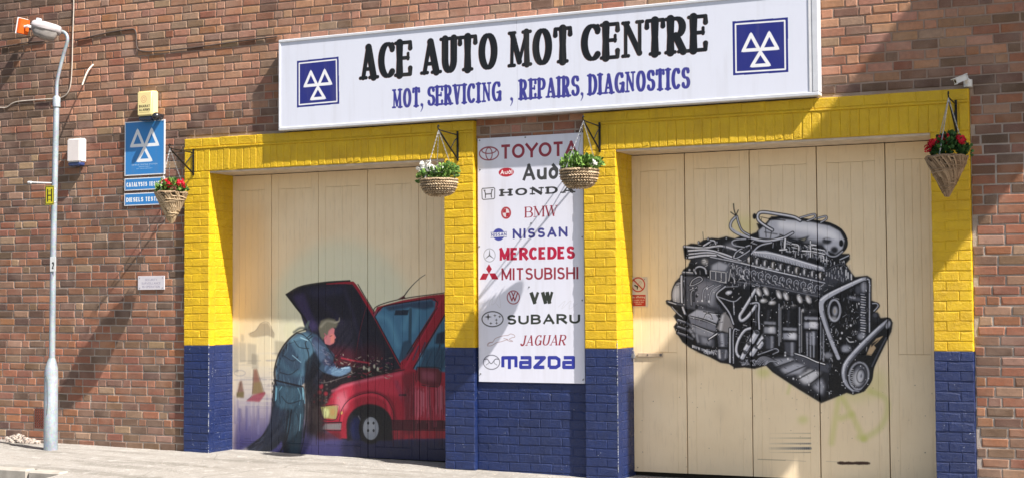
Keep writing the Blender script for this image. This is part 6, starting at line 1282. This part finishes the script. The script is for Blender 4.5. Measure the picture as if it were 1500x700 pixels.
def bowl(px, py, R, depth, hook, label, Y=-.40):
    """px, py: middle of the rim"""
    x, z = survey(px, py, Y); c = Vector((x, Y, z)); t = thing('hanging_basket', label, 'hanging basket', c-Vector((0, 0, depth)), 'hanging flower baskets')
    prof = lambda k: (R*math.cos(k*math.pi/2*.86)**.62, -depth*math.sin(k*math.pi/2*.86)/math.sin(math.pi/2*.86))
    m = MB(); m.lathe([(prof(k)[0]*.95, prof(k)[1]*.97) for k in np.linspace(0, 1, 9)], 24, c); m.build('lining', simple('lining', (.10, .075, .05), .9), t, smooth=True)
    m = MB(); rows_ = 8
    for j in range(rows_+1):
        r, zz = prof(j/rows_*.98); n_ = max(6, int(2*math.pi*r/.026)); dz = depth/rows_*.62
        for k in range(n_):
            a = 2*math.pi*(k+.5*(j % 2))/n_; p = c+Vector((r*math.cos(a), r*math.sin(a), zz)); tg = Vector((-math.sin(a), math.cos(a), 0)); up = Vector((0, 0, 1)); nr = Vector((math.cos(a), math.sin(a), -.4)).normalized()
            ds = (tg*.020+up*(dz if j % 2 else -dz)*.8)*rf.uniform(.85, 1.1); w = up*.0105; o = nr*.013*rf.uniform(.6, 1.2)
            m.add([p-ds, p+ds, p+w, p-w, p+o, p-o], [(0, 2, 4), (2, 1, 4), (1, 3, 4), (3, 0, 4), (2, 0, 5), (1, 2, 5), (3, 1, 5), (0, 3, 5)])
    m.build('woven_shell', M_WICK, t, normals=False)
    m = MB(); m.tube([c+Vector((R*1.0*math.cos(a), R*1.0*math.sin(a), .004*math.sin(a*9))) for a in np.linspace(0, 2*math.pi, 37)], .009, 6, False); m.build('rim', M_WICK, t, smooth=True)
    m = MB(); m.lathe([(R*.94, -.02), (.01, -.005)], 20, c, False); m.build('soil', M_SOIL, t)
    for k in range(3): a = 2.2+k*2.094; chain(hook, c+Vector((R*.97*math.cos(a), R*.97*math.sin(a), 0)), t)
    return t, c
def cone(px, py, pyt, R, hook, label, Y=-.40, mat=None):
    x, z = survey(px, py, Y); zt = survey(px, pyt, Y)[1]; c = Vector((x, Y, z)); D = z-zt; t = thing('hanging_basket', label, 'hanging basket', (x, Y, zt), 'hanging flower baskets')
    m = MB(); m.lathe([(R*.95, -.005), (R*.68, -D*.33), (R*.40, -D*.64), (.008, -D*.99)], 24, c); m.build('lining', simple('lining', (.09, .065, .04), .9), t, smooth=True)
    m = MB()
    for k in range(110):
        a0_ = 2*math.pi*k/110+rf.uniform(-.05, .05); tw = rf.uniform(.9, 1.5); P = []; k0 = rf.choice((0, 0, .12, .3)); k1 = min(1, k0+rf.uniform(.5, 1))
        for s in np.linspace(k0, k1, 8): r = R*(1-s)**.92*1.0+.006+rf.uniform(0, .006); a = a0_+tw*s; P.append(c+Vector((r*math.cos(a), r*math.sin(a), -D*s)))
        m.tube(P, rf.uniform(.005, .009), 5)
    for j in range(13):
        s = (j+.4)/13.5; r = R*(1-s)**.92+.010; m.tube([c+Vector((r*math.cos(a), r*math.sin(a), -D*s-.02*math.sin(a+j)+rf.uniform(-.003, .003))) for a in np.linspace(0, 2*math.pi, 25)], .005, 4, False)
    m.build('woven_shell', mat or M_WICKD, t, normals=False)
    m = MB(); m.tube([c+Vector((R*1.03*math.cos(a), R*1.03*math.sin(a), .006*math.sin(a*7))) for a in np.linspace(0, 2*math.pi, 37)], .010, 6, False); m.build('rim', M_WICKD, t, smooth=True)
    m = MB(); m.lathe([(R*.94, -.02), (.01, -.005)], 20, c, False); m.build('soil', M_SOIL, t)
    for k in range(3): a = 2.4+k*2.094; chain(hook, c+Vector((R*.97*math.cos(a), R*.97*math.sin(a), 0)), t)
    return t, c
def fl(px, py, Y): q = survey(px, py, Y); return Vector((q[0], Y, q[1]))
h1 = bracket(283, 223, 257, 'black iron basket bracket at the far left doorway corner', 0)
h2 = bracket(670, 197, 236, 'black iron basket bracket on the left side of the makes sign', 0)
h3 = bracket(878, 184, 223, 'black iron basket bracket on the right side of the makes sign', 0)
h4 = bracket(1400, 152, 196, 'black iron basket bracket in the shade at the far right', 0)
t, c = cone(251, 283, 327, .158, h1, 'cone wicker basket of red geraniums in sun beside the blue plates', mat=wicker('tan_wicker', (.33, .23, .13), (.60, .46, .30)))
m = MB(); leaves(m, c+Vector((0, 0, .05)), (.15, .14, .08), 300, .045); leaves(m, c+Vector((-.02, -.05, .07)), (.13, .1, .06), 80, .04); m.build('foliage', M_LEAF, t, normals=False)
for p, r, mt in (((243, 268), .045, M_RED), ((248.5, 271), .034, M_RED), ((264, 267.5), .042, M_RED), ((269, 271), .028, M_RED), ((238, 273), .026, M_RED), ((256, 275.5), .034, M_PINK)): bloom(fl(*p, -.47+rf.uniform(-.03, .04)), r, mt, t)
t, c = bowl(643, 264, .176, .145, h2, 'round rush basket of white flowers and greenery on the left of the makes sign')
m = MB(); leaves(m, c+Vector((.10, 0, .065)), (.09, .13, .09), 300, .034); leaves(m, c+Vector((-.03, -.03, .05)), (.15, .13, .05), 200, .045); leaves(m, c+Vector((-.15, -.04, 0)), (.05, .06, .07), 50, .04); leaves(m, c+Vector((.12, 0, .09)), (.06, .07, .06), 70, .03); m.build('foliage', M_LEAF, t, normals=False)
for p, r in (((619, 245), .036), ((626, 243), .040), ((630, 249), .036), ((623, 251), .03), ((641, 247), .032), ((646, 250), .028), ((616, 252), .02), ((633, 245), .03), ((637, 251), .022), ((622, 247), .03), ((612, 247), .018), ((648, 246), .022), ((628, 239), .026), ((643, 252), .022), ((618, 240), .022)): bloom(fl(*p, -.48+rf.uniform(-.04, .04)), r, M_PWHITE, t)
t, c = bowl(848.5, 250, .176, .155, h3, 'round rush basket of feathery greenery on the right of the makes sign')
m = MB(); leaves(m, c+Vector((-.06, 0, .06)), (.11, .13, .09), 380, .032, .8); leaves(m, c+Vector((.10, -.02, .05)), (.10, .12, .06), 170, .05); leaves(m, c+Vector((-.05, 0, .12)), (.05, .05, .06), 60, .028, 1); leaves(m, c+Vector((.19, -.02, .06)), (.05, .05, .05), 40, .03); m.build('foliage', M_LEAF, t, normals=False)
for p, r in (((868, 238), .028), ((872, 239.5), .02), ((864.5, 240), .018)): bloom(fl(*p, -.47), r, M_PWHITE, t)
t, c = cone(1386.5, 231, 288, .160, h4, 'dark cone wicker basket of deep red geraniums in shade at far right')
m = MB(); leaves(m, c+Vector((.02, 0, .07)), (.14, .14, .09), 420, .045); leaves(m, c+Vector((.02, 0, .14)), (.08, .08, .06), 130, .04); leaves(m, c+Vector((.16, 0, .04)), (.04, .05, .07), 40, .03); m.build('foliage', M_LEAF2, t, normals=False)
for p, r in (((1359, 218), .03), ((1364, 210), .03), ((1369, 208), .03), ((1376, 205), .036), ((1386, 200), .028), ((1409, 205), .036), ((1404, 202), .024), ((1390, 209), .02)): bloom(fl(*p, -.47+rf.uniform(-.04, .04)), r, M_RED, t)

# ------------------------------------------------------------------ hasp and padlock on the engine door
x, z = survey(928, 519, DOOR_Y-.01); hs = thing('hasp', 'painted steel hasp and padlock joining blue pier to engine door', 'hasp', (x, DOOR_Y, z))
m_h = simple('painted_hasp', (.46, .37, .27), .5, .2)
m = MB(); a = survey(934, 516, DOOR_Y-.012); b = survey(971, 522.5, DOOR_Y-.012); m.bbox(a[0], b[0], DOOR_Y-.014, DOOR_Y-.005, b[1], a[1], .003); m.build('strap', m_h, hs)
m = MB(); m.tube([(b[0]-.02, DOOR_Y-.008, (a[1]+b[1])/2), (b[0]-.02, DOOR_Y-.018, (a[1]+b[1])/2)], .012, 12); m.tube([(a[0]+.10, DOOR_Y-.008, (a[1]+b[1])/2), (a[0]+.10, DOOR_Y-.018, (a[1]+b[1])/2)], .008, 10); m.build('bolt', scr, hs)
m = MB(); rounded_box(m, x-.022, x+.025, DOOR_Y-.055, DOOR_Y-.025, z-.035, z+.012, .005, 2); m.build('padlock', M_CHAIN, hs, smooth=True)
m = MB(); m.tube([(x-.014, DOOR_Y-.04, z+.01), (x-.014, DOOR_Y-.04, z+.032), (x, DOOR_Y-.04, z+.042), (x+.016, DOOR_Y-.04, z+.032), (x+.016, DOOR_Y-.04, z+.01)], .004, 7); m.build('shackle', M_CHAIN, hs, smooth=True)

# ------------------------------------------------------------------ rubble against the wall
m = MB(); rr = random.Random(4)
for i in range(170):
    px = rr.uniform(14, 62); c = fl(px, 645, -.02); hgt = .065*math.exp(-((px-30)/16)**2)+.02; y = rr.uniform(-.16, .03); x = c.x; z = ground_z(x)+rr.uniform(0, 1)*hgt*(1-abs(y+.04)/.2)
    s = rr.uniform(.007, .024); V = []
    for k in range(8): V.append((x+(1 if k & 1 else -1)*s*rr.uniform(.4, 1), y+(1 if k & 2 else -1)*s*rr.uniform(.4, 1), z+(1 if k & 4 else -1)*s*rr.uniform(.3, .8)))
    m.add(V, [(0, 1, 3, 2), (4, 6, 7, 5), (0, 4, 5, 1), (2, 3, 7, 6), (0, 2, 6, 4), (1, 5, 7, 3)])
o = m.build('rubble', simple('mortar_rubble', (.48, .41, .36), .95, .3, 30), kind='stuff'); tag(o, 'small heap of pale mortar rubble against the wall by the lamp post', 'rubble')
m = MB()
for i in range(240):
    px = rr.uniform(0, 900); X = -12.6+rr.random()*8.4; y = -.01-abs(rr.gauss(0, .12)) if rr.random() < .6 else rr.uniform(-1.9, 0); s = rr.uniform(.003, .009); z = pz(X, y)+s*.3
    m.add([(X-s, y, z), (X, y-s, z), (X+s*1.2, y, z), (X, y+s, z), (X, y, z+s)], [(0, 1, 4), (1, 2, 4), (2, 3, 4), (3, 0, 4)])
o = m.build('grit', simple('loose_grit', (.42, .37, .32), .95, .3, 40), kind='stuff'); tag(o, 'scattered loose grit along the foot of the wall', 'grit')

# board added out of view to cast the diagonal shade over the right doorway
pbd = thing('added_shade_board', 'unseen plain timber board added above and right of the view to shade the right doorway', 'board', (1.0, -.8, 5.55))
m = MB(); m.bbox(.95, 1.05, -1.66, .036, 5.55, 8.0, .01); m.build('panel', simple('weathered_timber', (.22, .17, .12), .8, .2, 5), pbd)
